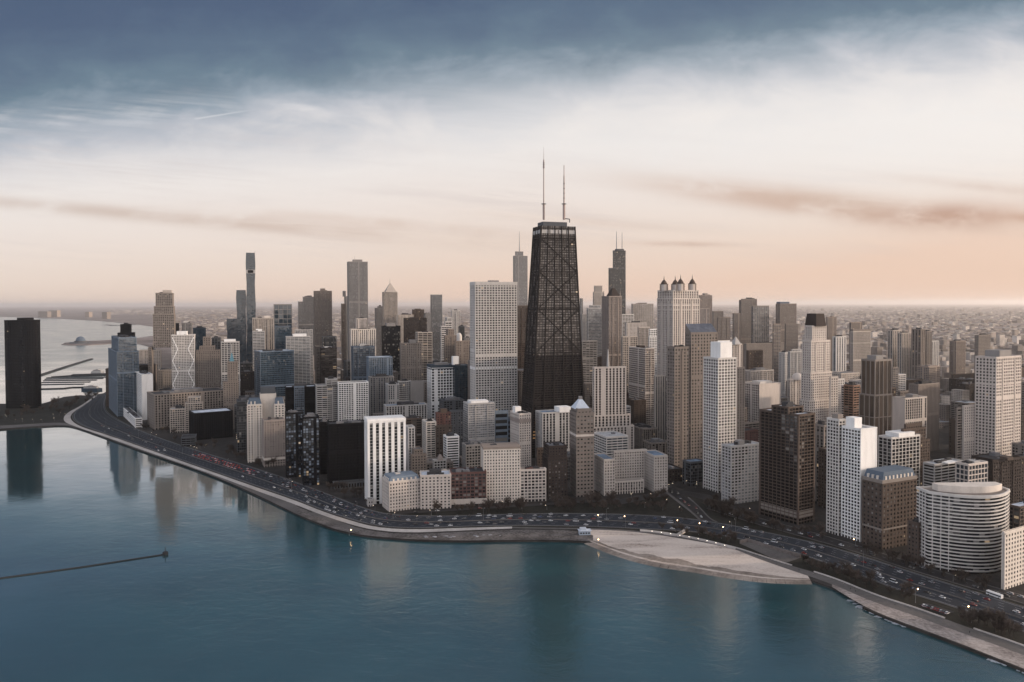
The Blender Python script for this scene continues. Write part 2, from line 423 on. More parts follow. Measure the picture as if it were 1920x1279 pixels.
class Ribbon:
    def __init__(s, up_, lo, n=140):
        s.U = resample(densify(up_, 2), n); s.L = resample(densify(lo, 2), n); s.n = n
    def at(s, f, t, z=0.0):
        x = f * s.n; i = min(s.n - 1, max(0, int(x))); r = x - i
        u_ = s.U[i].lerp(s.U[i + 1], r); l = s.L[i].lerp(s.L[i + 1], r); p = l.lerp(u_, t)
        return Vector((p.x, p.y, z))
    def strip(s, mb, t0, t1, z, f0=0.0, f1=1.0, step=1, mi=0):
        k0, k1 = int(f0 * s.n), int(f1 * s.n)
        for i in range(k0, k1, step):
            a, b_ = i / s.n, min(s.n, i + step) / s.n
            mb.quad(s.at(a, t0, z), s.at(b_, t0, z), s.at(b_, t1, z), s.at(a, t1, z), mi)
    def line(s, mb, t, w, z, f0=0., f1=1., dash=None, mi=0):
        f = f0; ln = (s.at(.5, t) - s.at(.5 + .01, t)).length / .01
        tot = sum((s.at(i / 60, t) - s.at((i + 1) / 60, t)).length for i in range(60))
        on, off = dash if dash else (tot / s.n, 0)
        while f < f1 - 1e-6:
            g = min(f1, f + on / tot); a, b_ = s.at(f, t, z), s.at(g, t, z)
            d = (b_ - a).normalized(); q = Vector((-d.y, d.x, 0)) * (w / 2)
            mb.quad(a - q, b_ - q, b_ + q, a + q, mi); f = g + off / tot
# parkland under everything between the shore and the first buildings
PARK = [(2000, 1290), (1920, 1240), (1700, 1165), (1560, 1092), (1520, 1079), (1378, 1030), (1200, 996), (1083, 992), (960, 990), (768, 998), (706, 993), (560, 943), (396, 885), (208, 817), (150, 799), (124, 785), (60, 796), (0, 798), (-120, 806), (-120, 766), (0, 766), (80, 764), (130, 748), (170, 745), (202, 741), (215, 775), (262, 806), (396, 852), (501, 884), (623, 929), (700, 956), (768, 962), (960, 950), (1110, 940), (1200, 934), (1262, 925), (1322, 925), (1425, 986), (1550, 1003), (1640, 1036), (1740, 1076), (1880, 1112), (2000, 1165)]
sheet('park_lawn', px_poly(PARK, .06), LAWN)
# main lakefront road, and the inner road along the buildings north of the bend
UPR = [(200, 738), (194, 760), (203, 778), (260, 807), (323, 830), (396, 853), (501, 885), (562, 907), (623, 930), (685, 954), (722, 964), (768, 967), (840, 968), (900, 966), (1004, 963), (1108, 963), (1212, 966), (1300, 973), (1387, 988), (1444, 1000), (1520, 1016), (1595, 1036), (1709, 1073), (1824, 1109), (1920, 1139), (2040, 1178)]
LOR = [(182, 741), (160, 759), (138, 774), (136, 786), (155, 799), (208, 816), (292, 846), (396, 882), (480, 911), (560, 938), (600, 955), (664, 976), (706, 986), (768, 991), (872, 987), (960, 985), (1046, 986), (1129, 988), (1192, 991), (1294, 996), (1369, 1006), (1402, 1015), (1481, 1032), (1549, 1056), (1640, 1089), (1686, 1107), (1755, 1127), (1824, 1150), (1920, 1184), (2040, 1230)]
road = Ribbon(UPR, LOR, 160)
mb = MB(); road.strip(mb, 0, 1, .12); tag(mb.build('road', ASPH), kind='structure')
mk = MB()
for t in (.035, .965): road.line(mk, t, .35, .17)
for t in (.18, .30, .62, .74, .86): road.line(mk, t, .3, .17, dash=(4, 8))
tag(mk.build('road_markings', flat('road_paint', (.35, .36, .38), .8)), kind='structure')
md = MB()
for i in range(160):
    a, b_ = i / 160, (i + 1) / 160
    d = (road.at(b_, .44) - road.at(a, .44)); q = Vector((-d.y, d.x, 0)).normalized()
    A, B_ = road.at(a, .455, .12), road.at(b_, .455, .12)
    for sgn in (-1,):
        md.quad(A - q * .35, B_ - q * .35, B_ - q * .25 + Vector((0, 0, .85)), A - q * .25 + Vector((0, 0, .85)))
        md.quad(A - q * .25 + Vector((0, 0, .85)), B_ - q * .25 + Vector((0, 0, .85)), B_ + q * .25 + Vector((0, 0, .85)), A + q * .25 + Vector((0, 0, .85)))
        md.quad(A + q * .25 + Vector((0, 0, .85)), B_ + q * .25 + Vector((0, 0, .85)), B_ + q * .35, A + q * .35)
tag(md.build('median_barrier', PAVE), 'low concrete median barrier running along the middle of the lakefront road', 'barrier')
inner = Ribbon([(1330, 944), (1400, 966), (1500, 992), (1600, 1021), (1709, 1056), (1824, 1090), (1920, 1118), (2040, 1156)], [(1326, 953), (1396, 976), (1495, 1003), (1595, 1031), (1704, 1067), (1820, 1102), (1917, 1130), (2040, 1170)], 80)
mb = MB(); inner.strip(mb, 0, 1, .12); tag(mb.build('inner_road', ASPH2), kind='structure')
mk = MB(); inner.line(mk, .5, .25, .17, dash=(3, 6)); tag(mk.build('inner_road_markings', flat('road_paint', (.35, .36, .38))), kind='structure')
mb = MB()
def kerb(rb, t, w=1.2, h=.15, f0=0, f1=1):
    for i in range(int(rb.n * f0), int(rb.n * f1)):
        a, b_ = i / rb.n, (i + 1) / rb.n; A, B_ = rb.at(a, t), rb.at(b_, t); d = B_ - A; q = Vector((-d.y, d.x, 0)).normalized() * (w / 2)
        z0, z1 = Vector((0, 0, .0)), Vector((0, 0, .12 + h))
        mb.quad(A - q + z1, B_ - q + z1, B_ + q + z1, A + q + z1); mb.quad(A - q + z0, B_ - q + z0, B_ - q + z1, A - q + z1); mb.quad(B_ + q + z0, A + q + z0, A + q + z1, B_ + q + z1)
kerb(road, 1.012); kerb(road, -.012); kerb(inner, 1.05); kerb(inner, -.05)
tag(mb.build('kerb', PAVE), kind='structure')
# drive that climbs from the lakefront road into the city
slip = Ribbon([(1249, 905), (1262, 915), (1290, 934), (1310, 952), (1330, 974), (1342, 979)], [(1243, 916), (1259, 928), (1280, 944), (1297, 958), (1312, 972), (1318, 979)], 30)
mb = MB(); slip.strip(mb, 0, 1, .14); tag(mb.build('slip_road', ASPH2), kind='structure')
mb = MB(); slip.strip(mb, -.30, -.02, .22); slip.strip(mb, 1.02, 1.2, .22, .45); tag(mb.build('slip_road_pavement', PAVE), kind='structure')
for nm, pts in (('city_street', [(1160, 936), (1262, 917), (1330, 928), (1345, 936), (1322, 938), (1290, 930), (1262, 927), (1165, 946)]),
                ('city_street', [(690, 951), (640, 936), (690, 932), (698, 940)])):
    sheet(nm, px_poly(pts, .16), ASPH2)
mb = MB()
sq = Ribbon([(730, 962), (790, 957), (960, 947), (1110, 938), (1160, 934)], [(735, 965), (800, 961), (965, 951), (1112, 942), (1165, 938)], 40)
sq.strip(mb, 0, 1, .12); tag(mb.build('city_street', ASPH2), kind='structure')
# promenade: pale walk along the seawall
prom = Ribbon([(182, 742.5), (158, 760), (134, 775), (131, 787), (150, 800.5), (208, 818), (292, 848), (396, 884.5), (480, 914), (560, 941), (600, 958), (664, 979), (706, 989.5), (768, 994), (872, 990), (960, 988)],
              [(178, 742), (152, 761), (122, 776), (118, 791), (144, 801), (198, 819.5), (285, 850.5), (396, 889), (476, 919), (556, 947), (597, 964), (660, 985), (704, 995), (768, 1000), (872, 995), (960, 991.5)], 120)
mb = MB(); prom.strip(mb, .0, 1, .30); prom.strip(mb, -.02, .0, .1)
tag(mb.build('promenade', CONC), kind='structure')
ledge = Ribbon([(0, 798), (60, 795), (118, 791), (144, 801), (198, 819.5), (285, 850.5), (396, 889), (476, 919), (556, 947)], [(0, 804), (60, 800), (120, 796.5), (146, 802), (198, 820.5), (271, 847.5), (396, 890.5), (478, 926), (558, 965)], 80)
mb = MB(); ledge.strip(mb, 0, .95, .2)
tag(mb.build('seawall_path', PAVE), kind='structure')
revet = Ribbon([(556, 949), (597, 966), (660, 987), (704, 997), (768, 1002), (872, 997), (960, 993), (1083, 994), (1112, 1004)], [(558, 965), (622, 990.5), (650, 997.5), (685, 1004.5), (768, 1011.5), (872, 1014), (960, 1012.5), (1046, 1012.5), (1112, 1015)], 80)
mb = MB(); revet.strip(mb, 0, .98, .14); tag(mb.build('stone_shore', mottled('rubble', (.05, .045, .043), (.16, .145, .14), .05, .4, .9, .42, .58)), kind='structure')
r2 = Ribbon([(590, 957), (640, 979), (680, 992)], [(580, 966), (622, 981), (668, 999)], 20); mb = MB(); r2.strip(mb, .1, .9, .24); tag(mb.build('pavement', PAVE), kind='structure')
# beach
BU = [(1083, 993), (1130, 993), (1200, 997), (1320, 1016), (1378, 1029), (1408, 1041), (1472, 1063), (1514, 1079)]
BL = [(1104, 1014), (1129, 1024.2), (1171, 1040.2), (1233, 1056.2), (1294, 1064.2), (1369, 1077), (1444, 1086), (1519, 1087)]
beach = Ribbon(BU, BL, 60)
mb = MB(); beach.strip(mb, 0, 1, .12); tag(mb.build('beach', SAND), kind='structure')
mb = MB()
for i in range(60):
    a, b_ = beach.at(i / 60, .0, .12), beach.at((i + 1) / 60, .0, .12); d = (b_ - a).normalized(); q = Vector((d.y, -d.x, 0)) * 7; dz = Vector((0, 0, -2.3))
    mb.quad(a + q + dz, b_ + q + dz, b_, a)
tag(mb.build('beach_slope', WET), kind='structure')
mb = MB()
for i in range(60):
    a, b_ = i / 60, (i + 1) / 60
    from mathutils import noise as mno
    w0, w1 = (.03 + .16 * max(0, mno.noise(Vector((q_ * .16, 3.1, 0))) + .25) + .03 * mno.noise(Vector((q_ * .9, 7.7, 0))) for q_ in (i, i + 1))
    mb.quad(beach.at(a, .055, .17), beach.at(b_, .055, .17), beach.at(b_, .10 + w1, .17), beach.at(a, .10 + w0, .17))
tag(mb.build('wet_sand', WET), kind='structure')
mb = MB(); road_path = Ribbon([(960, 988.5), (1046, 990), (1130, 991), (1200, 995.5), (1320, 1014), (1378, 1027), (1408, 1037), (1472, 1058), (1560, 1083), (1640, 1117), (1710, 1139), (1755, 1155), (1824, 1180), (1920, 1212), (2040, 1262)],
   [(960, 990.5), (1046, 992.5), (1130, 993.5), (1200, 998), (1320, 1017), (1378, 1030), (1408, 1043), (1472, 1066), (1560, 1095), (1636, 1129), (1700, 1149), (1750, 1168), (1824, 1194), (1920, 1228), (2040, 1280)], 100)
road_path.strip(mb, 0, 1, .2); tag(mb.build('lakefront_path', PAVE), kind='structure')
mb = MB()
for f0, f1 in ((.30, .56), (.60, .82), (.86, .97)):
    for i in range(int(f0 * 100), int(f1 * 100)):
        a, b_ = i / 100, (i + 1) / 100; A, B_ = road_path.at(a, 1.05), road_path.at(b_, 1.05); d = B_ - A; q = Vector((-d.y, d.x, 0)).normalized() * .5; h = Vector((0, 0, 1.0))
        mb.quad(A - q + h, B_ - q + h, B_ + q + h, A + q + h); mb.quad(A - q, B_ - q, B_ - q + h, A - q + h); mb.quad(B_ + q, A + q, A + q + h, B_ + q + h)
tag(mb.build('seat_wall', CONC), 'long pale low concrete wall between the lakefront path and the winter lawn', 'wall')
apron = Ribbon([(1560, 1095), (1636, 1129), (1700, 1149), (1750, 1168), (1824, 1194), (1920, 1228), (2040, 1280)], [(1560, 1101), (1618, 1137), (1670, 1160), (1743, 1186), (1824, 1217), (1920, 1255), (2040, 1303)], 50)
mb = MB(); apron.strip(mb, .03, 1, .14); tag(mb.build('stone_shore', mottled('apron', (.17, .145, .135), (.42, .37, .345), .05, .4, .9)), kind='structure')
ice = MB()
for k in range(46):
    f = random.choice((random.uniform(.12, .4), random.uniform(.7, .95))); c = apron.at(f, random.uniform(-.03, .04)); c.z = -1.75
    a0 = random.random() * 3; r_ = random.uniform(1.2, 3.6)
    pts = [c + Vector((cos(a0 + q * 1.05) * r_ * random.uniform(.7, 1.7), sin(a0 + q * 1.05) * r_ * random.uniform(.5, .9), 0)) for q in range(6)]
    ice.prism([p for p in pts], -1.9, -1.62 + random.random() * .15)
for k in range(16):
    f = random.uniform(.52, .75); c = revet.at(f, random.uniform(.35, .55)); r_ = random.uniform(.6, 1.5)
    pts = [c + Vector((cos(q * 1.05) * r_ * random.uniform(1, 2.4), sin(q * 1.05) * r_ * .5, 0)) for q in range(6)]
    ice.prism(pts, .1, .45)
tag(ice.build('shore_ice', mottled('ice', (.22, .22, .24), (.5, .52, .56), .2, 1.2, .7)), 'broken pale ice and snow washed along the stone shoreline', 'ice', kind='stuff')
# underpass ramp beside the beach
mb = MB(); A, B_, C_, D_ = (ground(*p) for p in ((1388, 1020), (1402, 1016), (1500, 1047), (1470, 1057)))
A, B_, C_, D_ = [Vector((p.x, p.y, 0)) for p in (A, B_, C_, D_)]
for p, q in ((B_, C_), (A, B_)):
    d = (q - p).normalized(); n_ = Vector((-d.y, d.x, 0)); 
    mb.prism([p, q, q + n_ * .8, p + n_ * .8], 0.05, 3.2)
tag(mb.build('retaining_wall', mottled('oldconc', (.10, .085, .08), (.2, .175, .165))), 'tan concrete retaining wall of the underpass ramp beside the beach', 'wall')
mb = MB(); mb.poly([Vector((p.x, p.y, .23)) for p in (A, D_, C_, B_)]); tag(mb.build('ramp', PAVE), kind='structure')
sheet('crosswalk', px_poly([(1578, 1003), (1604, 996), (1608, 998), (1582, 1005)], .24), CONC)
# breakwaters and harbour
def pxline(name, label, cat, pts, w, h, mat, z=-1.8):
    P = [ground(x, y, -1.8) for x, y in pts]; P = [Vector((p.x, p.y, 0)) for p in P]; mb = MB()
    for a, b_ in zip(P, P[1:]):
        d = (b_ - a).normalized(); q = Vector((-d.y, d.x, 0)) * (w / 2)
        mb.prism([a - q, b_ - q, b_ + q, a + q], z - 1, z + h)
    return tag(mb.build(name, mat), label, cat), P
DK = flat('dark_stone', (.03, .03, .033), .9)
bw, P = pxline('breakwater', 'thin dark breakwater lying in the open water at the lower left', 'breakwater', [(-200, 1109), (0, 1085), (150, 1064.5), (310, 1040)], 1.9, .7, DK)
mb = MB(); mb.tube(Vector((P[-1].x, P[-1].y, -3)), Vector((P[-1].x, P[-1].y, .6)), 2.6, 2.4, 12); mb.build('breakwater_head', DK, bw)
mb = MB(); mb.tube(Vector((P[-1].x, P[-1].y, .6)), Vector((P[-1].x, P[-1].y, 5.5)), .35, .25, 6); mb.build('beacon_post', DK, bw)
pxline('breakwater', 'long dark breakwater slanting behind the black rounded tower to a small light', 'breakwater', [(40, 716), (76, 704), (125, 688), (172, 673.5)], 12, 3.0, DK)
pxline('pier', 'straight dark harbour wall in front of the moored pontoons', 'pier', [(76, 730), (120, 729), (135, 727), (160, 726.5)], 9, 2.2, DK)
pxline('pier', 'dark harbour arm beyond the pontoons reaching the blue glass tower', 'pier', [(97, 707.5), (135, 705), (208, 701)], 10, 2.6, DK)
pxline('pier', 'short wide dark quay block at the right end of the harbour wall', 'pier', [(135, 704.5), (205, 702.5)], 34, 4, DK)
pxline('causeway', 'low dark curved spit lying off the far shore', 'spit', [(200, 609.5), (215, 610.5), (250, 609)], 60, 3, DK)
for i, y in enumerate((708.5, 711, 714, 717.5, 721.5)):
    pxline('pontoon', ['pontoon row of the harbour nearest the far arm', 'second pontoon row from the far harbour arm', 'middle pontoon row of the small harbour', 'fourth pontoon row from the far harbour arm', 'pontoon row of the harbour nearest the harbour wall'][i], 'pontoon',
           [(88 - i * 3, y), (205 - i * 12, y - 1.2)], 11, 1.4, flat('pontoon', (.05, .05, .055), .8))
    tmp = MB()

# ------------------------------------------------------------------ buildings
YAW = radians(18.8)
# kind -> floor height, bay width, pier share, spandrel share, pier depth, spandrel depth
ST = {'grid': (3.6, 3.8, .26, .32, .55, .50), 'fine': (3.5, 2.6, .36, .38, .45, .40), 'bands': (3.4, 7.5, .08, .42, .30, .50), 'ribs': (3.6, 3.4, .42, .16, .60, .20),
      'wideribs': (3.6, 7.0, .50, .14, .8, .2), 'punch': (3.4, 3.9, .52, .46, .40, .36), 'curtain': (3.8, 3.0, .08, .14, .16, .12), 'balc': (3.1, 5.5, .16, .34, .5, 1.3), 'loft': (3.8, 5.5, .22, .30, .4, .35)}
FOOT = []          # (centre, radius, name) of every footprint
BLD = {}
def solve(P, d, target):
    x0 = proj(P)[0]
    sgn = 1 if target > x0 else -1
    lo, hi = 0.0, 5.0
    while hi < 600 and (proj(P + d * hi)[0] - target) * sgn < 0: hi *= 1.5
    if hi >= 600: return 30.0
    for _ in range(40):
        m = (lo + hi) / 2
        if (proj(P + d * m)[0] - target) * sgn < 0: lo = m
        else: hi = m
    return hi
def facade(F, G, p, q, z0, z1, st, wi=0, blank=False, gx=None, win=None, strip_=None):
    fh, bw, pf, sf, dp, ds = st
    a, b_ = Vector((p.x, p.y, 0)), Vector((q.x, q.y, 0)); L = (b_ - a).length
    if L < .5: return
    t = (b_ - a) / L; n = Vector((t.y, -t.x, 0)); zz = Vector((0, 0, 1)); H = z1 - z0
    nb = max(1, round(L / bw)); nf = max(1, round(H / fh)); bb = L / nb; ff = H / nf
    ou = int(abs(a.x * 7.3 + a.y * 3.1 + b_.x)) % 900
    G.quad(a + zz * z0, b_ + zz * z0, b_ + zz * z1, a + zz * z1, 0, ((ou, 0), (ou + nb, 0), (ou + nb, nf), (ou, nf)))
    if blank:
        F.quad(a + zz * z0 + n * .3, b_ + zz * z0 + n * .3, b_ + zz * z1 + n * .3, a + zz * z1 + n * .3, wi)
        F.quad(a + zz * z1 + n * .3, b_ + zz * z1 + n * .3, b_ + zz * z1, a + zz * z1, wi)
        return
    if pf > 0:
        for i in range(1, nb):
            if strip_ and abs(i / nb - strip_[0]) < strip_[1]: continue
            c = a + t * (i * bb); F.beam(c + zz * z0, c + zz * z1, t, bb * pf, n, dp, wi, caps=False)
    if sf > 0:
        for j in range(1, nf + 1):
            z = z0 + ff * j - ff * sf * .5
            F.beam(a + zz * z, b_ + zz * z, zz, ff * sf, n, ds, wi)
    rg = random.Random(int(abs(a.x * 3.7 + b_.y * 1.9)) + int(H))
    if H > 24 and nb >= 5 and win is None and st[0] < 6 and st[1] < 6:
        q_ = rg.random()
        if q_ < .30:       # a blind service strip
            i0 = rg.randint(1, nb - 2); A_, B_ = a + t * ((i0 + .5) * bb), 0
            F.beam(A_ + zz * z0, A_ + zz * z1, t, bb * .98, n, max(dp, ds) - .07, wi)
        elif q_ < .62:     # projecting bay columns
            for i0 in ([nb // 2] if nb < 9 else [nb // 4, nb - 1 - nb // 4]):
                A_ = a + t * ((i0 + .5) * bb); F.beam(A_ + zz * z0, A_ + zz * (z1 - ff), t, bb * .30, n, max(dp, ds) + .5, wi)
                for j in range(1, nf): F.beam(A_ - t * bb * .46 + zz * (z0 + ff * j), A_ + t * bb * .46 + zz * (z0 + ff * j), zz, .5, n, max(dp, ds) + 1.1, wi)
        if H > 70 and rg.random() < .6:   # a louvred service floor
            z = z0 + ff * (int(nf * rg.uniform(.3, .7)) + .5); F.beam(a + zz * z, b_ + zz * z, zz, ff * 1.15, n, max(dp, ds) + .06, wi)
    if H > 12 and st[0] < 6:
        F.beam(a + zz * (z1 - .6), b_ + zz * (z1 - .6), zz, 1.1, n, max(dp, ds) + .35, wi)
        if rg.random() < .6: F.beam(a + zz * (z0 + ff * 1.02), b_ + zz * (z0 + ff * 1.02), zz, .7, n, max(dp, ds) + .25, wi)
    if win is not None:
        for i in range(nb):
            for j in range(nf):
                c = a + t * ((i + .5) * bb) + n * .06 + zz * (z0 + ff * (j + .5 - sf * .5))
                win.append((c, t, n, bb * (1 - pf), ff * (1 - sf)))
def body(F, G, R, pts, z0, z1, st, wi=0, blank=(), corner=None, win=None, parapet=1.1, roof=True):
    n = len(pts); c = sum((Vector((p.x, p.y, 0)) for p in pts), Vector()) / n
    area = sum(pts[i].x * pts[(i + 1) % n].y - pts[(i + 1) % n].x * pts[i].y for i in range(n))
    idx = list(range(n))
    if area < 0: idx = idx[::-1]
    dp = max(st[4], st[5]) + .04
    for k in range(n):
        i, j = idx[k], idx[(k + 1) % n]
        e = min(i, j) if abs(i - j) == 1 else n - 1
        facade(F, G, pts[i], pts[j], z0, z1, st, wi, e in blank, win=win if (win is not None and e in (0, n - 1)) else None)
        # corner post
        if n <= 12:
            P = Vector((pts[i].x, pts[i].y, 0)); w = max(.45, st[1] * st[2] * .5)
            d1 = (Vector((pts[j].x, pts[j].y, 0)) - P).normalized(); pv = pts[idx[(k - 1) % n]]; d2 = (Vector((pv.x, pv.y, 0)) - P).normalized()
            if abs(d1.dot(d2)) < .5:
                F.prism([P - d1 * dp - d2 * dp, P + d1 * w - d2 * dp, P + d1 * w + d2 * w, P - d1 * dp + d2 * w], z0, z1, wi)
    pp = [Vector((p.x, p.y, 0)) for p in (pts[i] for i in idx)]
    if roof:
        out = [c + (p - c) * (1 + (dp + .1) / max(3, (p - c).length) * 1.4) for p in pp]
        inn = [c + (p - c) * (1 - 1.0 / max(3, (p - c).length)) for p in pp]
        m = len(pp)
        for k in range(m):
            j = (k + 1) % m
            F.quad(out[k] + Vector((0, 0, z1)), out[j] + Vector((0, 0, z1)), out[j] + Vector((0, 0, z1 + parapet)), out[k] + Vector((0, 0, z1 + parapet)), wi)
            F.quad(out[k] + Vector((0, 0, z1 + parapet)), out[j] + Vector((0, 0, z1 + parapet)), inn[j] + Vector((0, 0, z1 + parapet)), inn[k] + Vector((0, 0, z1 + parapet)), wi)
            F.quad(inn[j] + Vector((0, 0, z1)), inn[k] + Vector((0, 0, z1)), inn[k] + Vector((0, 0, z1 + parapet)), inn[j] + Vector((0, 0, z1 + parapet)), wi)
        R.poly([p + Vector((0, 0, z1 + .02)) for p in out], 0)
    return c
class Bld: pass
def shape(xs, yt, Yd, yaw, depth=None, width=None):
    """footprint from the pixel columns of its three near corners at roof height yt"""
    xL, xM, xR = xs
    M = at_depth(xM, yt, Yd)
    s = Vector((-sin(yaw), cos(yaw), 0)); w = Vector((cos(yaw), sin(yaw), 0))
    if xR - xM < 1.5:      # only the left face shows as a face
        dR, dL = (w, s) if xM > 475 else (s, -w)
    else:
        vp = 960 - FOC * tan(yaw)
        dL, dR = (s, w) if xM >= vp - 4 else (-w, s)
        if xM < vp and xM - xL < 5: dL, dR, xL = s, w, xM
        if xM > vp and xR - xM < 1.5: dL, dR = s, w
    a = solve(M, dL, xL) if xM - xL > 1.5 else (depth or 26.0)
    b_ = solve(M, dR, xR) if xR - xM > 1.5 else (depth or 26.0)
    if depth: # cap the receding side
        if dL is s: a = min(a, depth) if xM - xL > 1.5 else depth
        if dR is s: b_ = min(b_, depth)
    pts = [M, M + dR * b_, M + dR * b_ + dL * a, M + dL * a]
    return pts, M.z, (s, w, dL, dR, a, b_)
def ctr(pts): return sum((Vector((p.x, p.y, 0)) for p in pts), Vector()) / len(pts)
def B(name, label, xs, yt, yb, style, cat=None, tiers=(), yaw=None, depth=None, blank=(), bw=None, fh=None, pf=None, sf=None, ex=(), roof='roofgrey', windows=False, plant=True, group=None, foot=None, poly=None):
    kind, wc, gk = style.split(':'); st = list(ST[kind])
    if bw: st[1] = bw
    if fh: st[0] = fh
    if pf is not None: st[2] = pf
    if sf is not None: st[3] = sf
    yw = YAW if yaw is None else radians(yaw)
    base_pt = ground(xs[1], yb); Yd = base_pt.y
    root = empty(name, label, cat or name.replace('_', ' '), group)
    F, G, R = MB(), MB(), MB(); win = [] if windows else None
    if poly: pts, zt = poly(xs, yt, Yd)[:2]; info = (Vector((-sin(yw), cos(yw), 0)), Vector((cos(yw), sin(yw), 0)))
    else: pts, zt, info = shape(xs, yt, Yd, yw, depth)
    zb = 0.0
    levels = [(pts, zt)]; 
    for k, tr in enumerate(tiers):
        txs, ty = tr[0], tr[1]; ins = tr[2] if len(tr) > 2 else 3.0 * (k + 1)
        p2, z2, _ = shape(txs, ty, Yd + ins, yw, depth); levels.append((p2, z2))
    root.location = ctr(pts)
    bl = {'R': (0,), 'L': (3,), 'LR': (0, 3), 'all': (0, 1, 2, 3)}.get(blank, blank)
    for k, (p, z) in enumerate(levels):
        z = max(z, zb + 2)
        R = MB(); body(F, G, R, p, zb, z, st, 0, bl, win=win if k == 0 else None, roof=True); R.build('roof', flat_roof(roof), root)
        zb = z
    top, zt = levels[-1]; c = ctr(top); s, w = info[0], info[1]
    D = Yd; loc = root.location.copy()
    Fm, Gm, Rm = wall(wc), glass(gk), flat_roof(roof)
    rad = max((Vector((p.x, p.y, 0)) - ctr(pts)).length for p in pts); FOOT.append((ctr(pts), rad, name, label, levels[-1][1]))
    b = Bld(); b.root = root; b.pts = pts; b.top = top; b.zt = zt; b.Yd = Yd; b.s = s; b.w = w; b.levels = levels
    # rooftop plant: small boxes and ducts
    rng = random.Random(hash(label) % 9999 if False else sum(map(ord, label)))
    dims = [(top[1] - top[0]).length, (top[3] - top[0]).length]
    if plant and min(dims) > 8:
        pm = flat_roof('roofdark' if roof != 'roofdark' else 'roofgrey')
        e0, e1 = (top[1] - top[0]).xy.to_3d(), (top[3] - top[0]).xy.to_3d(); o0 = Vector((top[0].x, top[0].y, 0))
        u0, u1 = e0.normalized(), e1.normalized()
        for _ in range(rng.randint(4, 9)):
            fx, fy = rng.uniform(.2, .8), rng.uniform(.2, .8)
            PB = MB(); PB.box(o0 + e0 * fx + e1 * fy, u0, u1, dims[0] * rng.uniform(.03, .12), dims[1] * rng.uniform(.04, .13), zt, zt + rng.uniform(1.4, 3.4)); PB.build('rooftop_unit', pm, root)
        if not any(q[0] == 'box' for q in ex) and rng.random() < .75:
            PB = MB(); PB.box(o0 + e0 * .5 + e1 * .5, u0, u1, dims[0] * .2, dims[1] * .2, zt, zt + rng.uniform(3.5, 5.5)); PB.build('lift_house', pm, root)
    for q in ex: extra(b, root, q, Fm, c)
    fo = F.build('facade_frame', [Fm], root); go = G.build('glazing', [Gm], root)
    if windows and win: make_windows(root, win, Gm)
    for o in root.children:
        o.matrix_parent_inverse = Matrix.Translation(-loc)
    BLD[label] = b
    return b
RF = {'roofgrey': (.17, .17, .18), 'roofdark': (.05, .05, .055), 'rooflt': (.42, .43, .45), 'snow': (.55, .60, .68), 'roofblue': (.16, .22, .30), 'rooftan': (.22, .19, .17), 'copper': (.16, .26, .30)}
def flat_roof(k):
    c = RF.get(k, (.2, .2, .2)); return mottled('roof_' + k, tuple(x * .55 for x in c), tuple(min(.85, x * 1.2) for x in c), .08, .6, .9)
def make_windows(root, win, mat):
    # the hundred largest (nearest) panes as objects of their own, a reveal and a pane each
    win.sort(key=lambda q: (q[0] - EYE).length)
    meshes = {}
    for c, t, n, w_, h in win[:100]:
        k = (round(w_, 2), round(h, 2))
        if k not in meshes:
            m = MB(); a, b_ = w_ / 2, h / 2
            m.quad((-a, 0, -b_), (a, 0, -b_), (a, 0, b_), (-a, 0, b_), 0)
            f = .09
            for x0, x1, z0, z1 in ((-a, a, b_ - f, b_), (-a, a, -b_, -b_ + f), (-a, -a + f, -b_ + f, b_ - f), (a - f, a, -b_ + f, b_ - f), (-f / 2, f / 2, -b_ + f, b_ - f)):
                m.quad((x0, -.05, z0), (x1, -.05, z0), (x1, -.05, z1), (x0, -.05, z1), 1)
            meshes[k] = m.mesh('window', [mat_pane(), flat('window_frame', (.10, .10, .10), .5)])
        o = bpy.data.objects.new('window', meshes[k]); COL.objects.link(o); o.parent = root
        o.matrix_basis = Matrix.Translation(c) @ Matrix((t, -n, Vector((0, 0, 1)))).transposed().to_4x4()
def mat_pane():
    if 'pane' in MATS: return MATS['pane']
    m, nt, b = new_mat('pane'); oi = nt.nodes.new('ShaderNodeObjectInfo')
    r = N(nt, oi.outputs['Random'])
    nt.links.new(ramp(nt, r, [(0, (.008, .008, .01)), (.7, (.02, .02, .024)), (.8, (.12, .115, .11)), (1, (.24, .23, .22))]), b.inputs['Base Color'])
    b.inputs['Roughness'].default_value = .1; MATS['pane'] = m; return m
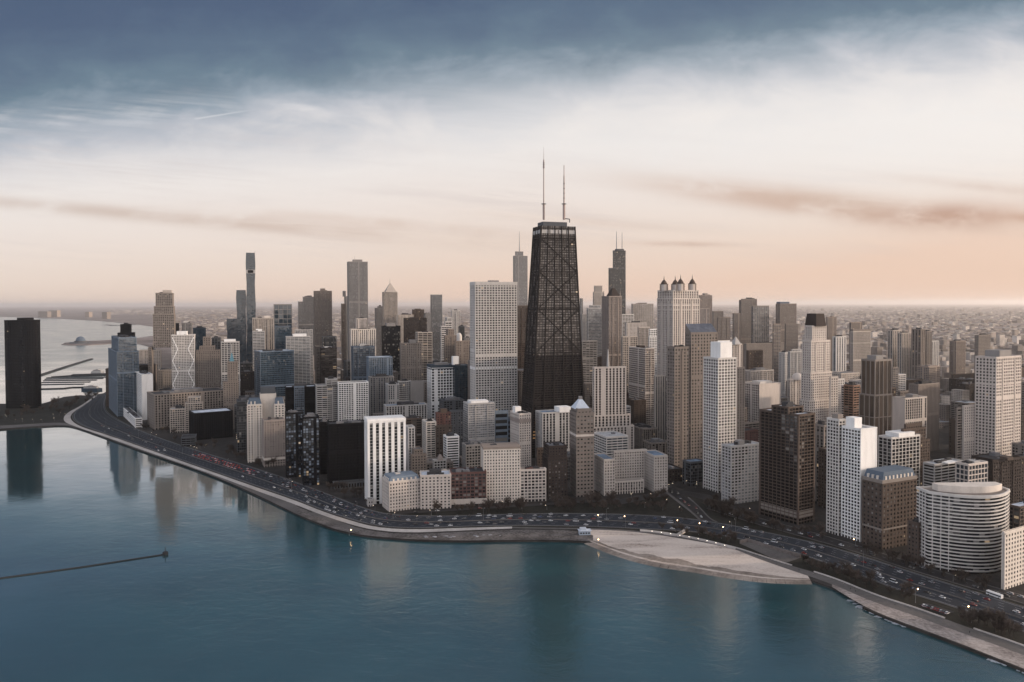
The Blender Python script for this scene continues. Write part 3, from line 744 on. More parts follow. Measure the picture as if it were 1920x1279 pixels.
def extra(b, root, q, Fm, c):
    k = q[0]; off = 0.0; Yc = c.y
    def px(x, y, Yd=None): return at_depth(x, y, Yd or Yc)
    mb = MB()
    if k == 'box':          # ('box', x0, x1, ytop, colour)
        A, C_ = px(q[1], q[3]), px(q[2], q[3]); hx = (C_.x - A.x) / 2 / max(.5, b.w.x) * .8; m = (A + C_) / 2
        mb.box(m, b.w, b.s, hx, min(hx, 9), b.zt, max(m.z, b.zt + 1)); mb.build('penthouse', wall(q[4]), root)
    elif k == 'pyr':        # ('pyr', x0, x1, ytop, colour, topfrac)
        A, C_ = px(q[1], q[3]), px(q[2], q[3]); hx = (C_.x - A.x) / 2 / (b.w.x + abs(b.s.x)) ; m = (A + C_) / 2; m = Vector((m.x, m.y, m.z))
        tf = q[5] if len(q) > 5 else .02; z0 = b.zt if len(q) < 7 else px(q[1], q[6]).z
        cc = Vector((m.x, m.y, 0)); P = lambda h: [cc + b.w * sx_ * h + b.s * sy_ * h for sx_, sy_ in ((-1, -1), (1, -1), (1, 1), (-1, 1))]
        mb.frustum(P(hx), P(hx * tf), z0, m.z); mb.build('pyramid_roof', wall(q[4]), root)
    elif k == 'spire':      # ('spire', x, ytop, r)
        T = px(q[1], q[2]); mb.tube(Vector((T.x, T.y, b.zt - 1)), T, q[3], q[3] * .25, 8); mb.build('spire', wall(q[4] if len(q) > 4 else 'dkgrey'), root)
    elif k == 'mast':       # ('mast', x, ytop, r, ybase)
        T = px(q[1], q[2]); mb.tube(Vector((T.x, T.y, b.zt - .5)), T, q[3], q[3] * .5, 6); mb.build('antenna', wall('ltgrey'), root)
    elif k == 'dome':       # ('dome', x0, x1, ybase, ytop, colour)
        A, C_, T = px(q[1], q[3]), px(q[2], q[3]), px(q[1], q[4]); r = (C_.x - A.x) / 2; m = (A + C_) / 2
        if m.z > b.zt: mb.tube(Vector((m.x, m.y, b.zt)), m, r, r, 12)
        mb.dome(m, r, T.z - m.z, 14, 6); mb.build('dome', wall(q[5]), root)
    elif k == 'band':       # ('band', y0, y1, colour): a proud belt round the tower
        z0, z1 = px(b.pts[0].x, q[2], b.Yd).z, px(b.pts[0].x, q[1], b.Yd).z
        pts = b.levels[q[4] if len(q) > 4 else 0][0]; cc = ctr(pts); P = [cc + (Vector((p.x, p.y, 0)) - cc) * (1 + 1.0 / (Vector((p.x, p.y, 0)) - cc).length) for p in pts]
        if sum(P[i].x * P[(i + 1) % 4].y - P[(i + 1) % 4].x * P[i].y for i in range(4)) < 0: P = P[::-1]
        mb.prism(P, z0, z1, 0, True); mb.build('belt_course', wall(q[3]), root)
    elif k == 'mansard':    # ('mansard', ytop, colour, inset)
        zt = px(960, q[1], b.Yd).z; P = [Vector((p.x, p.y, 0)) for p in b.top]; cc = ctr(P)
        if sum(P[i].x * P[(i + 1) % 4].y - P[(i + 1) % 4].x * P[i].y for i in range(4)) < 0: P = P[::-1]
        Q = [cc + (p - cc) * (1 - q[3] / (p - cc).length) for p in P]; mb.frustum(P, Q, b.zt + .1, zt); mb.build('mansard_roof', wall(q[2]), root)
        dm = MB(); n_ = 0
        for i in range(4):
            a_, c_ = P[i], P[(i + 1) % 4]; L = (c_ - a_).length; t_ = (c_ - a_) / L; nn = Vector((t_.y, -t_.x, 0))
            for j in range(1, int(L / 5)):
                o_ = a_ + t_ * (j * 5) - nn * 1.2; dm.box(o_, t_, nn, .9, .9, b.zt + .3, b.zt + (zt - b.zt) * .62)
        dm.build('dormer', wall('cream'), root)

# name, label, (xL,xM,xR), y top, y base, facade kind:wall:glass, options
T_ = 'apartment_tower'; O_ = 'office_tower'; H_ = 'hotel'; A_ = 'apartment_building'; C_ = 'office_building'
# --- left: Streeterville shore
def trilobe(xs, yt, Yd):
    A, Bp = at_depth(xs[0], yt, Yd), at_depth(xs[2], yt, Yd); r = (Bp.x - A.x) / 2; c = (A + Bp) / 2; pts = []
    for k in range(48):
        a = k * 2 * pi / 48; pts.append(Vector((c.x + r * (.80 + .20 * cos(3 * (a + .52))) * cos(a), c.y + r * (.80 + .20 * cos(3 * (a + .52))) * sin(a), A.z)))
    x0, x1 = min(p.x for p in pts), max(p.x for p in pts); k_ = 2 * r / (x1 - x0); m = (x0 + x1) / 2
    pts = [Vector((c.x + (p.x - m) * k_, c.y + (p.y - c.y) * k_, p.z)) for p in pts]
    for _ in range(3):
        q = [proj(p)[0] for p in pts]; lo, hi = min(q), max(q); kk = (xs[2] - xs[0]) / (hi - lo); c = at_depth((xs[0] + xs[2]) / 2, yt, c.y); d0 = at_depth((lo + hi) / 2, yt, c.y)
        pts = [Vector((c.x + (p.x - d0.x) * kk, c.y + (p.y - c.y) * kk, p.z)) for p in pts]
    return pts, A.z
lpt = B(T_, 'near-black rounded three-lobed apartment tower standing alone on the left peninsula', (8, 41, 75), 601, 763, 'fine:black:black', poly=trilobe, plant=False, roof='roofdark', bw=3.2, sf=.3)
mb = MB(); c = ctr(lpt.pts); mb.tube(Vector((c.x, c.y, lpt.zt)), Vector((c.x, c.y, lpt.zt + 6)), 16, 16, 16); o = mb.build('penthouse', wall('black'), lpt.root); o.matrix_parent_inverse = Matrix.Translation(-lpt.root.location)
B(T_, 'blue glass tower with a narrow dark balcony slot, right of the peninsula', (203, 219, 260), 660, 782, 'curtain:bluegrey:blue', yaw=33, tiers=[((209, 222, 256), 634, 4)], fh=3.1, sf=.25)
B(T_, 'black octagonal-topped tower peeping over the blue glass tower', (218, 221, 250), 625, 770, 'ribs:black:black', tiers=[((224, 226, 243), 609, 3)], depth=24)
B(H_, 'slim white hotel with a striped left side and a blank right side', (248, 266, 286), 703, 788, 'bands:white:dark', yaw=33, blank='R', ex=[('box', 253, 264, 697, 'white')], roof='rooflt')
B(C_, 'small white banded four-storey block at the foot of the white hotel', (231, 254, 266), 785, 803, 'bands:white:dark', yaw=33, ex=[('box', 239, 252, 778, 'dkgrey')])
B(T_, 'tall beige setback tower left of the white zigzag-braced tower', (278, 284, 328), 652, 775, 'fine:greige:dark', tiers=[((284, 287, 326), 590, 2), ((286, 289, 325), 575, 4), ((289, 292, 323), 550, 6)], depth=30, ex=[('box', 305, 323, 544, 'beige')], bw=3.6)
onterie = B(O_, 'white gridded tower with zigzag diagonal bracing down both edges', (320, 322, 364), 629, 783, 'fine:offwhite:dark', depth=28, ex=[('box', 331, 352, 621, 'white')], roof='rooflt', bw=3.0, fh=3.3)
fm_ = B(C_, 'long tan masonry block with a flat dark roof, nearest the left road', (265, 290, 424), 741, 806, 'punch:greige:dark', yaw=37, depth=60, bw=5.0, fh=4.4, sf=.3, pf=.45, roof='roofdark')
B(C_, 'tan masonry tower with a small blue-green pyramid roof', (417, 419, 446), 717, 806, 'punch:umber:dark', tiers=[((425, 427, 445), 679, 6)], depth=22, ex=[('pyr', 429, 440, 662, 'copper', .15)], bw=4.2, plant=False)
B(A_, 'narrow beige stepped tower rising behind the long tan block', (366, 368, 412), 658, 780, 'punch:umber:dark', tiers=[((372, 374, 402), 650, 3), ((379, 381, 394), 633, 6)], depth=24, plant=False)
B(A_, 'pale gridded low-rise in front of the long tan block', (317, 319, 350), 768, 812, 'grid:beige:dark', depth=20, roof='rooflt')
B(A_, 'stepped cream low-rise joined to the gridded one before the long tan block', (346, 348, 379), 757, 811, 'grid:beige:dark', tiers=[((352, 353, 375), 746, 3)], depth=18, plant=False)
B(C_, 'wide low black box building with pale roof edge', (346, 364, 436), 776, 826, 'ribs:black:black', yaw=33, depth=42, roof='snow', plant=False)
B(C_, 'low dark podium at the foot of the wide black box', (340, 366, 445), 820, 836, 'bands:dkgrey:black', depth=30, plant=False, roof='roofdark')
B(T_, 'white-gridded slab with a pale crown behind the blue-green pyramid roof', (413, 415, 448), 642, 790, 'grid:ltgrey:dark', depth=22, ex=[('box', 419, 443, 636, 'white')], bw=5.5, pf=.2)
B(T_, 'dark blue slab behind the right shoulder of the zigzag tower', (360, 362, 385), 616, 745, 'curtain:navy:blue', depth=24)
B(T_, 'pale ribbed box tower glimpsed between the tall beige tower and the zigzag one', (339, 341, 359), 606, 735, 'ribs:grey:mid', depth=24, ex=[('box', 344, 354, 602, 'offwhite')])
B(T_, 'narrow black slab hard against the right of the tall beige setback tower', (327, 328, 334), 607, 742, 'ribs:black:black', depth=20, plant=False)
B(T_, 'narrow dark tower in the gap left of the white crowned slab', (395, 397, 413), 634, 755, 'loft:dkgrey:dark', depth=20)
# --- St Regis like stepped glass trio
def stregis():
    root = empty(T_, 'tallest dark glass tower at the left, three joined wavy stems of rising height', 'apartment tower')
    F, G, R = MB(), MB(), MB(); Yd = ground(460, 708).y
    loc = at_depth(460, 708, Yd); loc.z = 0; root.location = loc
    s = Vector((-sin(YAW), cos(YAW), 0)); w = Vector((cos(YAW), sin(YAW), 0))
    for x0, x1, yt, off in ((424, 446, 598, 0), (442, 462, 544, 6), (460, 479, 474, 12)):
        A, Bp = at_depth(x0, yt, Yd + off), at_depth(x1, yt, Yd + off); hw = (Bp.x - A.x) / 2 / (w.x + .25); c0 = (A + Bp) / 2; c0.z = 0; H = A.z
        nseg = 12; prev = None; P0 = None
        for k in range(nseg + 1):
            z = H * k / nseg; h = hw * (1 + .07 * (1 if (k // 2) % 2 else -1) * (k % 2 * 1.0 + .4) * .8)
            P = [c0 + s * 16 + w * a * h + s * b_ * 16 for a, b_ in ((-1, -1), (1, -1), (1, 1), (-1, 1))]
            if prev:
                zp = H * (k - 1) / nseg
                gap = yt < 500 and k == 10
                for e in range(4):
                    j = (e + 1) % 4; nfl = 8
                    if gap and e in (0, 2): pass
                    G.quad((prev[e].x, prev[e].y, zp), (prev[j].x, prev[j].y, zp), (P[j].x, P[j].y, z), (P[e].x, P[e].y, z), 0, ((0, k * 8), (7, k * 8), (7, k * 8 + 8), (0, k * 8 + 8)))
                    for q in range(8):
                        t0 = (q + .15) / 8; a_ = prev[e].lerp(P[e], t0); b_ = prev[j].lerp(P[j], t0); zz = zp + (z - zp) * t0; a_ = Vector((a_.x, a_.y, zz)); b_ = Vector((b_.x, b_.y, zz))
                        t_ = (b_ - a_).normalized(); n_ = Vector((t_.y, -t_.x, 0)); F.beam(a_, b_, Vector((0, 0, 1)), .7, n_, .3)
            prev = P
        R.poly([(p.x, p.y, H) for p in prev])
        if yt < 500:
            D = MB(); zc = at_depth(470, 509, Yd).z; hh = 5.5
            PP = [c0 + s * 16 + w * a * hw * 1.02 + s * b_ * 16.6 for a, b_ in ((-1, -1), (1, -1), (1, 1), (-1, 1))]; PI_ = [c0 + s * 16 + w * a * hw * .62 + s * b_ * 16.9 for a, b_ in ((-1, -1), (1, -1), (1, 1), (-1, 1))]
            D.prism(PP, zc - hh, zc + hh, 0, True); D2 = MB(); D2.prism(PI_, zc - hh * .8, zc + hh * .8, 0, True)
            D.build('open_floor', wall('ltgrey'), root); D2.build('dark_opening', wall('black'), root)
            M2 = MB(); T = at_depth(478, 471, Yd + 20); M2.tube(Vector((T.x, T.y, H)), T, .6, .4, 5); M2.build('antenna', wall('grey'), root)
    F.build('facade_frame', wall('dkgrey'), root); G.build('glazing', glass('blue'), root); R.build('roof', flat_roof('roofdark'), root)
    for o in root.children: o.matrix_parent_inverse = Matrix.Translation(-loc)
    FOOT.append((loc, 60, T_, root['label'], 300))
stregis()
B(T_, 'beige cluster tower with tall bright vertical columns, right of the tallest glass tower', (472, 474, 512), 597, 745, 'wideribs:beige:dark', depth=30, ex=[('box', 494, 508, 592, 'cream')], bw=4.6)
B(T_, 'short white-banded tower in front of the beige column tower', (472, 474, 496), 622, 760, 'bands:ltgrey:mid', depth=22, ex=[('box', 479, 492, 617, 'white')], roof='rooflt')
B(O_, 'dark glass tower framed by a pale lattice of big squares', (512, 514, 547), 571, 712, 'grid:grey:blue', depth=30, bw=14, fh=14, pf=.10, sf=.12, plant=False)
B(O_, 'blue-grey glass block below the pale-lattice tower', (514, 516, 545), 612, 748, 'curtain:slate:blue', depth=24)
B(T_, 'stepped white-topped blue banded tower at the centre left', (533, 537, 581), 632, 775, 'bands:ltgrey:blue', depth=26, ex=[('box', 547, 576, 626, 'white')], roof='snow', fh=3.1)
B(T_, 'thin white-edged tower behind the stepped blue banded one', (552, 554, 586), 619, 755, 'grid:ltgrey:mid', depth=20, roof='rooflt')
B(C_, 'broad low blue glass hospital block with a pale left corner', (463, 488, 551), 660, 786, 'curtain:bluegrey:blue', yaw=33, depth=44, fh=4.2, ex=[('box', 478, 484, 658, 'ltgrey')], roof='snow')
B(O_, 'grey stepped tower left of the square dark stone one', (558, 560, 592), 566, 702, 'ribs:grey:mid', tiers=[((567, 569, 592), 557, 4)], depth=26)
B(O_, 'square dark stone tower with a little top box, left of the pale ribbed skyscraper', (588, 590, 622), 546, 716, 'fine:umber:dark', depth=34, ex=[('box', 600, 610, 541, 'umber')], pf=.3)
B(T_, 'small round-cornered dark brown tower with snow on its roof', (600, 602, 631), 653, 770, 'bands:dkbrown:warm', depth=26, roof='snow', ex=[('box', 607, 622, 650, 'offwhite')])
B(C_, 'plain dark cube behind the brown round-cornered tower', (603, 605, 631), 632, 748, 'curtain:dkgrey:dark', depth=24)
B(O_, 'slim pale finned tower touching the left of the ribbed skyscraper', (645, 647, 658), 556, 708, 'ribs:grey:mid', depth=18, tiers=[((643, 644, 648), 546, 2)], plant=False)
B(T_, 'thin brown slab left of the slim finned tower', (640, 641, 647), 570, 712, 'ribs:umber:dark', depth=16, plant=False)
B(O_, 'very tall pale grey skyscraper with straight vertical ribs and a top box', (651, 654, 689), 491, 720, 'ribs:grey:mid', depth=36, ex=[('box', 660, 680, 487, 'grey'), ('mast', 665, 480, .7)], bw=3.2, pf=.5, plant=False)
B(O_, 'pointed skyscraper with a chevron-cut diamond crown', (717, 720, 745), 548, 716, 'ribs:beige:warm', depth=30, ex=[('pyr', 718, 745, 531, 'beige', .08), ('spire', 731, 522, 1.0, 'grey')], bw=3.4, plant=False)
B(O_, 'short slender grey pair of slabs left of the diamond-crowned skyscraper', (704, 705, 718), 578, 706, 'ribs:grey:mid', depth=22, tiers=[((709, 710, 717), 575, 2)])
B(O_, 'beige column tower with lit arches along its crown', (657, 659, 704), 618, 766, 'wideribs:cream:dark', depth=30, bw=4.2, pf=.55, roof='rooftan')
B(T_, 'pale pillar-like tower tops behind the lit-arched column tower', (667, 669, 688), 598, 735, 'ribs:warm:mid', depth=20)
B(C_, 'grey-green glass block in front of the lit-arched column tower', (651, 662, 702), 651, 775, 'curtain:slate:mid', depth=30, ex=[('box', 673, 688, 645, 'ltgrey')])
B(C_, 'blue-white ribbed hospital block with a broad snowy roof', (675, 692, 735), 671, 790, 'ribs:bluegrey:blue', depth=32, roof='snow', plant=False)
B(O_, 'black textured glass tower with a flat parapet left of the banded white-cornered one', (716, 718, 751), 612, 762, 'curtain:black:dark', depth=30, ex=[('box', 722, 742, 606, 'grey')])
B(C_, 'wide dark brown slab near the horizon left of the slender glass tower', (757, 759, 800), 597, 730, 'fine:dkbrown:warm', depth=26, roof='snow')
B(C_, 'reddish brown block rising over the wide dark brown slab', (773, 775, 795), 581, 712, 'fine:brown:warm', depth=26, ex=[('box', 778, 787, 579, 'brown')])
B(C_, 'long beige block partly hidden by the wide dark brown slab', (744, 746, 775), 591, 722, 'punch:beige:dark', depth=26)
B(T_, 'pale-cornered banded tower right of the black textured glass tower', (776, 784, 810), 624, 770, 'grid:beige:dark', depth=26, bw=9, pf=.10, sf=.3, roof='snow')
B(T_, 'ornate grey stone tower with a cluttered top before the banded tower', (750, 752, 790), 644, 778, 'punch:greige:dark', depth=26, ex=[('box', 766, 780, 637, 'grey')])
B(O_, 'slender grey glass tower with a darker lower half', (807, 810, 829), 553, 708, 'curtain:grey:mid', depth=26, plant=False)
B(C_, 'plain pale block beside the slender grey glass tower', (797, 798, 808), 588, 716, 'punch:grey:mid', depth=20)
B(O_, 'bowed white banded office block with a sloping shoulder', (826, 828, 847), 612, 736, 'bands:offwhite:dark', depth=26, tiers=[((833, 835, 847), 603, 3), ((838, 839, 847), 596, 6)], plant=False, fh=5)
B(T_, 'white ribbed tower behind the bowed white office block', (846, 848, 862), 583, 722, 'ribs:offwhite:dark', depth=20)
B(C_, 'tan ornate stone tower with buttressed crown', (833, 835, 856), 630, 765, 'punch:tan:dark', tiers=[((840, 841, 851), 618, 4)], depth=22, plant=False)
B(C_, 'tan stone tower carrying a small pale dome', (853, 855, 882), 640, 768, 'punch:tan:dark', depth=24, ex=[('dome', 856, 866, 632, 624, 'offwhite')], plant=False)
B(T_, 'dark slab behind the small pale dome', (860, 862, 871), 613, 735, 'curtain:dkgrey:dark', depth=20)
B(T_, 'tiny grey tower glimpsed left of the white skyscraper slab', (870, 872, 882), 634, 745, 'punch:grey:mid', depth=20)
lurie = B(C_, 'hospital block with a bold white window grid and a dark top band', (796, 809, 853), 690, 806, 'grid:white:dark', depth=34, bw=5.2, fh=5.0, pf=.28, sf=.30, roof='roofdark', windows=False, ex=[('box', 812, 842, 680, 'grey'), ('band', 688, 696, 'navy')])
B(C_, 'dark blue glass spine joined to the right of the white-gridded hospital', (852, 853, 880), 686, 806, 'curtain:navy:blue', depth=28, ex=[('box', 847, 860, 668, 'white')])
B(C_, 'low dark base with white-framed windows under the gridded hospital', (796, 832, 870), 752, 822, 'grid:dkgrey:dark', depth=30, bw=5, roof='roofdark')
B(C_, 'pinkish grey hospital wing left of the three-part medical block', (691, 694, 738), 708, 802, 'ribs:grey:mid', depth=26, bw=5)
B(C_, 'grey three-part medical block with vertical fins on its left face', (712, 728, 748), 722, 812, 'ribs:ltgrey:mid', depth=26, bw=3.5, roof='rooflt')
B(C_, 'pale gridded wing between the finned block and the blank wall', (746, 748, 770), 716, 808, 'grid:ltgrey:dark', depth=24)
B(C_, 'windowless grey wall with one chamfered top corner', (768, 770, 794), 716, 808, 'punch:grey:mid', depth=24, blank='all', plant=False)
B(C_, 'low pale podium with tall windows below the medical block', (720, 724, 800), 762, 826, 'ribs:ltgrey:dark', depth=30, roof='roofblue', bw=4.6)
B(C_, 'white finely gridded office slab left of the finned medical block', (632, 635, 690), 719, 826, 'grid:white:dark', depth=24, bw=3.9, fh=3.3, roof='roofdark', plant=False)
B(C_, 'grey concrete banded block left of the finely gridded slab', (591, 594, 633), 724, 826, 'bands:ltgrey:dark', depth=24, tiers=[((610, 612, 632), 712, 3)])
B(C_, 'dark glass block with a pale blue central strip', (534, 536, 592), 727, 822, 'curtain:black:black', depth=24, roof='snow')
B(C_, 'pale blue glass lift shaft set in the front of the dark glass block', (551, 552, 570), 726, 823, 'curtain:bluegrey:mid', depth=4, plant=False)
# --- Lake Shore Drive front, left to centre
cream = B(A_, 'cream tower with grey domed mansard roofs above the bend of the road', (461, 464, 491), 760, 868, 'punch:cream:dark', depth=26, ex=[('mansard', 748, 'slate', 4)], plant=False)
B(A_, 'tall cream central shaft with a grey cap between two mansard wings', (487, 488, 517), 740, 862, 'punch:cream:dark', depth=22, blank='R', ex=[('mansard', 726, 'dkgrey', .5)], plant=False)
B(A_, 'right-hand cream wing under a grey mansard, beside the dark lit towers', (514, 515, 533), 759, 866, 'punch:cream:dark', depth=24, ex=[('mansard', 747, 'slate', 4)], plant=False)
B(A_, 'tan pinkish masonry block in front of the cream mansard tower', (471, 495, 534), 790, 876, 'punch:rose:dark', yaw=24, depth=24, windows=True, bw=3.6, roof='rooftan', ex=[('band', 862, 866, 'cream')])
B(T_, 'left of two black glass slabs speckled with lit offices', (534, 536, 568), 776, 896, 'curtain:black:offices', depth=24, bw=3.2, fh=3.1, sf=.2, pf=.2, plant=True, roof='roofdark')
B(T_, 'right of two black glass slabs speckled with lit offices', (566, 568, 598), 784, 911, 'curtain:black:offices', depth=24, bw=3.2, fh=3.1, sf=.2, pf=.2, roof='roofdark')
B(T_, 'large plain black slab right of the speckled pair', (612, 617, 690), 797, 912, 'ribs:black:black', depth=22, bw=1.8, roof='roofdark')
B(T_, 'black slab behind the right speckled tower, darker than its neighbours', (598, 600, 618), 793, 890, 'curtain:black:black', depth=22, roof='roofdark')
B(C_, 'low lit colonnade under the large black slab', (625, 627, 684), 908, 916, 'ribs:dkgrey:warm', depth=14, plant=False, roof='roofdark')
wt = B(T_, 'white tower of thick vertical fins and black window strips', (681, 690, 759), 790, 946, 'wideribs:white:dark', depth=24, bw=7.2, pf=.5, sf=.06, ex=[('box', 713, 752, 784, 'white'), ('band', 789, 797, 'white')], roof='rooflt', plant=False)
B(C_, 'tiny white gatehouse plinth at the foot of the finned white tower', (676, 690, 700), 938, 950, 'punch:ltgrey:dark', depth=8, plant=False)
B(A_, 'ornate limestone building with blue-grey mansard at the road bend', (698, 730, 788), 905, 960, 'punch:warm:dark', yaw=26, depth=26, windows=True, ex=[('mansard', 895, 'bluegrey', 3), ('box', 740, 750, 886, 'ltgrey')], bw=3.2, fh=3.5, roof='roofblue', plant=False)
B(A_, 'plain cream eleven-storey building next to the blue-grey mansard one', (787, 789, 845), 893, 955, 'punch:warm:dark', yaw=8, depth=24, windows=True, roof='snow', bw=4.0)
B(A_, 'dark red brick building with a pale ground floor', (845, 846, 911), 888, 950, 'loft:brick:dark', yaw=8, depth=24, windows=True, bw=4.2, fh=3.6, ex=[('band', 939, 949, 'warm')], roof='roofdark')
B(A_, 'tall cream building with paired windows and a tan cornice', (902, 907, 975), 843, 944, 'punch:cream:dark', yaw=8, depth=28, windows=True, bw=3.3, sf=.45, ex=[('box', 940, 962, 835, 'tan'), ('band', 842, 846, 'tan')])
B(A_, 'cream and rust bay-windowed building right of the tall cream one', (974, 976, 1023), 882, 941, 'grid:warm:dark', yaw=8, depth=24, windows=True, bw=4.2, ex=[('box', 984, 1000, 876, 'brick')])
B(A_, 'dark brown brick building wearing a cream top storey', (1007, 1028, 1063), 860, 936, 'punch:dkbrown:dark', yaw=12, depth=26, windows=True, tiers=[((1009, 1030, 1062), 838, 1)], bw=3.6)
my = B(T_, 'grey-brown tower under a pale blue pyramid roof with a lantern', (1063, 1081, 1113), 776, 932, 'punch:umber:dark', yaw=12, depth=26, windows=True, bw=4.6, fh=4.4, sf=.6, pf=.42, tiers=[((1067, 1083, 1109), 768, 2)], plant=False,
       ex=[('pyr', 1071, 1105, 747, 'snow', .16), ('box', 1084, 1092, 743, 'grey'), ('band', 818, 822, 'warm')])
B(A_, 'brown wing tucked behind the cream-topped brown building', (1006, 1008, 1030), 842, 905, 'punch:brown:dark', depth=20)
for i, (xs, yt, yb, lb, sh) in enumerate((((1113, 1133, 1153), 863, 930, 'left front wing of the long grey limestone hotel with pale blue roof', 8), ((1150, 1152, 1212), 847, 918, 'recessed middle range of the long grey limestone hotel', 8), ((1205, 1227, 1251), 856, 924, 'right front wing of the long limestone hotel, its pale blue roof toward the crossroads', 8))):
    B(H_, lb, xs, yt, yb, 'punch:lime:dark', yaw=14, depth=60 if i != 1 else 20, windows=True, bw=3.3, roof='roofblue', plant=(i == 1))
B(H_, 'low flat-roofed colonnaded hall between the limestone hotel wings', (1148, 1152, 1206), 904, 927, 'ribs:lime:dark', yaw=14, depth=18, roof='roofdark')
# --- second row, centre
B(A_, 'tan house block with a small pediment behind the plain cream building', (770, 772, 799), 854, 905, 'punch:tan:dark', depth=18, tiers=[((776, 777, 792), 844, 3)], plant=False)
B(A_, 'small white block striped by dark balconies', (832, 838, 860), 820, 890, 'bands:white:dark', depth=18, bw=14, roof='rooflt')
B(A_, 'low white rooftop house with a pink turret', (812, 814, 836), 864, 905, 'grid:ltgrey:dark', depth=16, ex=[('pyr', 818, 832, 852, 'rose', .3)], roof='snow')
B(A_, 'brick-topped dark block with arched crown windows', (817, 819, 845), 775, 870, 'punch:brick:dark', depth=20, ex=[('box', 824, 838, 766, 'brown')])
B(A_, 'narrow dark building dotted with white window frames', (843, 845, 868), 772, 868, 'punch:dkgrey:dark', depth=18)
B(C_, 'pale grey glass slab streaked with fine lines, left of the long dark banded podium', (867, 878, 927), 758, 868, 'curtain:ltgrey:grey', depth=26, sf=.35, fh=3.2, ex=[('box', 876, 916, 750, 'white')], roof='rooflt', plant=False)
B(A_, 'grey banded low block below the streaked glass slab', (866, 874, 906), 836, 905, 'grid:grey:dark', depth=18, roof='roofdark')
B(A_, 'low cream apartment block with zigzag balconies right of the white finned tower', (786, 800, 816), 792, 880, 'balc:cream:dark', depth=22)
B(A_, 'brown wide block behind the zigzag-balconied one', (758, 762, 790), 786, 872, 'bands:brown:dark', depth=20, roof='roofgrey')
B(A_, 'slim black slab edged in white right beside the finned tower', (759, 766, 777), 802, 900, 'ribs:offwhite:dark', depth=16, plant=False)
B(A_, 'brown flat block filling the gap behind the small tan house', (816, 818, 846), 800, 880, 'punch:brown:dark', depth=20)
B(C_, 'dark podium slab with long black window bands', (926, 928, 952), 772, 862, 'bands:bluegrey:dark', depth=30, bw=20, fh=9, plant=False, roof='roofblue')
B(H_, 'beige hotel block with a brown sign panel and a cluttered white roof', (950, 974, 995), 777, 880, 'punch:warm:dark', yaw=24, depth=30, bw=3.6, ex=[('box', 962, 976, 762, 'white'), ('band', 789, 796, 'rose')], roof='rooflt')
B(C_, 'pale blue-white slab with vertical window strips at the black tapering tower foot', (1005, 1017, 1072), 775, 880, 'ribs:ltgrey:dark', yaw=20, depth=24, bw=5, ex=[('box', 1041, 1070, 762, 'white')], roof='roofblue', plant=False)
wtp = B(H_, 'big white slab skyscraper with a fine dark window grid and a pale belt', (880, 891, 969), 532, 828, 'grid:offwhite:dark', depth=30, bw=4.9, fh=4.1, pf=.36, sf=.42, ex=[('band', 692, 697, 'white'), ('band', 531, 538, 'offwhite'), ('box', 915, 935, 526, 'grey'), ('box', 900, 910, 529, 'grey')])
B(C_, 'broad blue-black podium under the big white slab skyscraper', (880, 884, 985), 790, 850, 'bands:slate:black', depth=40, bw=12, fh=7, plant=False)
B(T_, 'dark brown slab squeezed between the white slab and the black tapering tower', (969, 971, 994), 574, 800, 'fine:brown:warm', depth=30, plant=True)
# --- stepped silver tower with spire
tr = B(O_, 'silvery rounded tower with a tall needle spire', (962, 965, 989), 480, 696, 'curtain:grey:mid', depth=30, tiers=[((966, 968, 981), 472, 6)], ex=[('spire', 974, 434, 2.2, 'ltgrey')], plant=False, fh=3.4, sf=.3)
# --- Willis like
B(O_, 'tallest distant black tower of stepped tubes with two white antennas', (1141, 1143, 1173), 503, 682, 'curtain:dkgrey:dark', depth=60, tiers=[((1149, 1151, 1173), 470, 10)], ex=[('mast', 1156, 434, 2.0), ('mast', 1166.5, 436, 2.0), ('box', 1153, 1170, 467, 'dkgrey')], plant=False, fh=4)
B(O_, 'distant stone tower with a round castellated top left of the stepped tubes', (1112, 1114, 1131), 548, 684, 'ribs:beige:mid', depth=40, tiers=[((1114, 1116, 1129), 536, 4)], plant=False)
B(O_, 'pale tower with a shallow pediment right of the black tapering tower', (1100, 1103, 1130), 578, 730, 'curtain:ltgrey:mid', depth=32, tiers=[((1105, 1107, 1126), 573, 4)], plant=False)
B(O_, 'thin bluish tower just right of the black tapering tower', (1087, 1089, 1093), 560, 700, 'curtain:grey:mid', depth=20, plant=False)
B(A_, 'grey brown slab below the pale pedimented tower', (1090, 1092, 1100), 590, 735, 'punch:grey:mid', depth=26)
B(O_, 'grey horizontally striped block right beside the black tapering tower', (1089, 1092, 1119), 640, 790, 'bands:grey:dark', depth=36)
B(T_, 'pink stone tower with corner pinnacles and a dark pyramid roof', (1129, 1142, 1165), 556, 775, 'ribs:rose:warm', depth=28, yaw=24, bw=3.2, fh=3.6, ex=[('pyr', 1137, 1162, 540, 'dkbrown', .25), ('spire', 1132, 545, 1.3, 'rose'), ('spire', 1163, 545, 1.3, 'rose'), ('spire', 1151, 536, .8, 'rose')], plant=False)
pal = B(C_, 'stepped limestone art deco tower in front of the pink pinnacled one', (1109, 1112, 1188), 802, 870, 'ribs:warm:black', yaw=14, depth=40, bw=5.2, pf=.5, sf=.22, tiers=[((1110, 1114, 1181), 780, 4), ((1112, 1115, 1173), 690, 7)], ex=[('spire', 1140, 655, 2.4, 'ltgrey')])
B(C_, 'slim brown striped block left of the stepped limestone tower', (1094, 1097, 1111), 720, 800, 'punch:greige:dark', depth=20)
B(O_, 'golden and blue mirrored glass slab right of the stepped limestone tower', (1174, 1210, 1227), 654, 815, 'curtain:warm:bronze', depth=60, fh=3.7, bw=3.0, pf=.2, sf=.3, ex=[('box', 1194, 1208, 648, 'dkbrown')], plant=False, roof='rooftan')
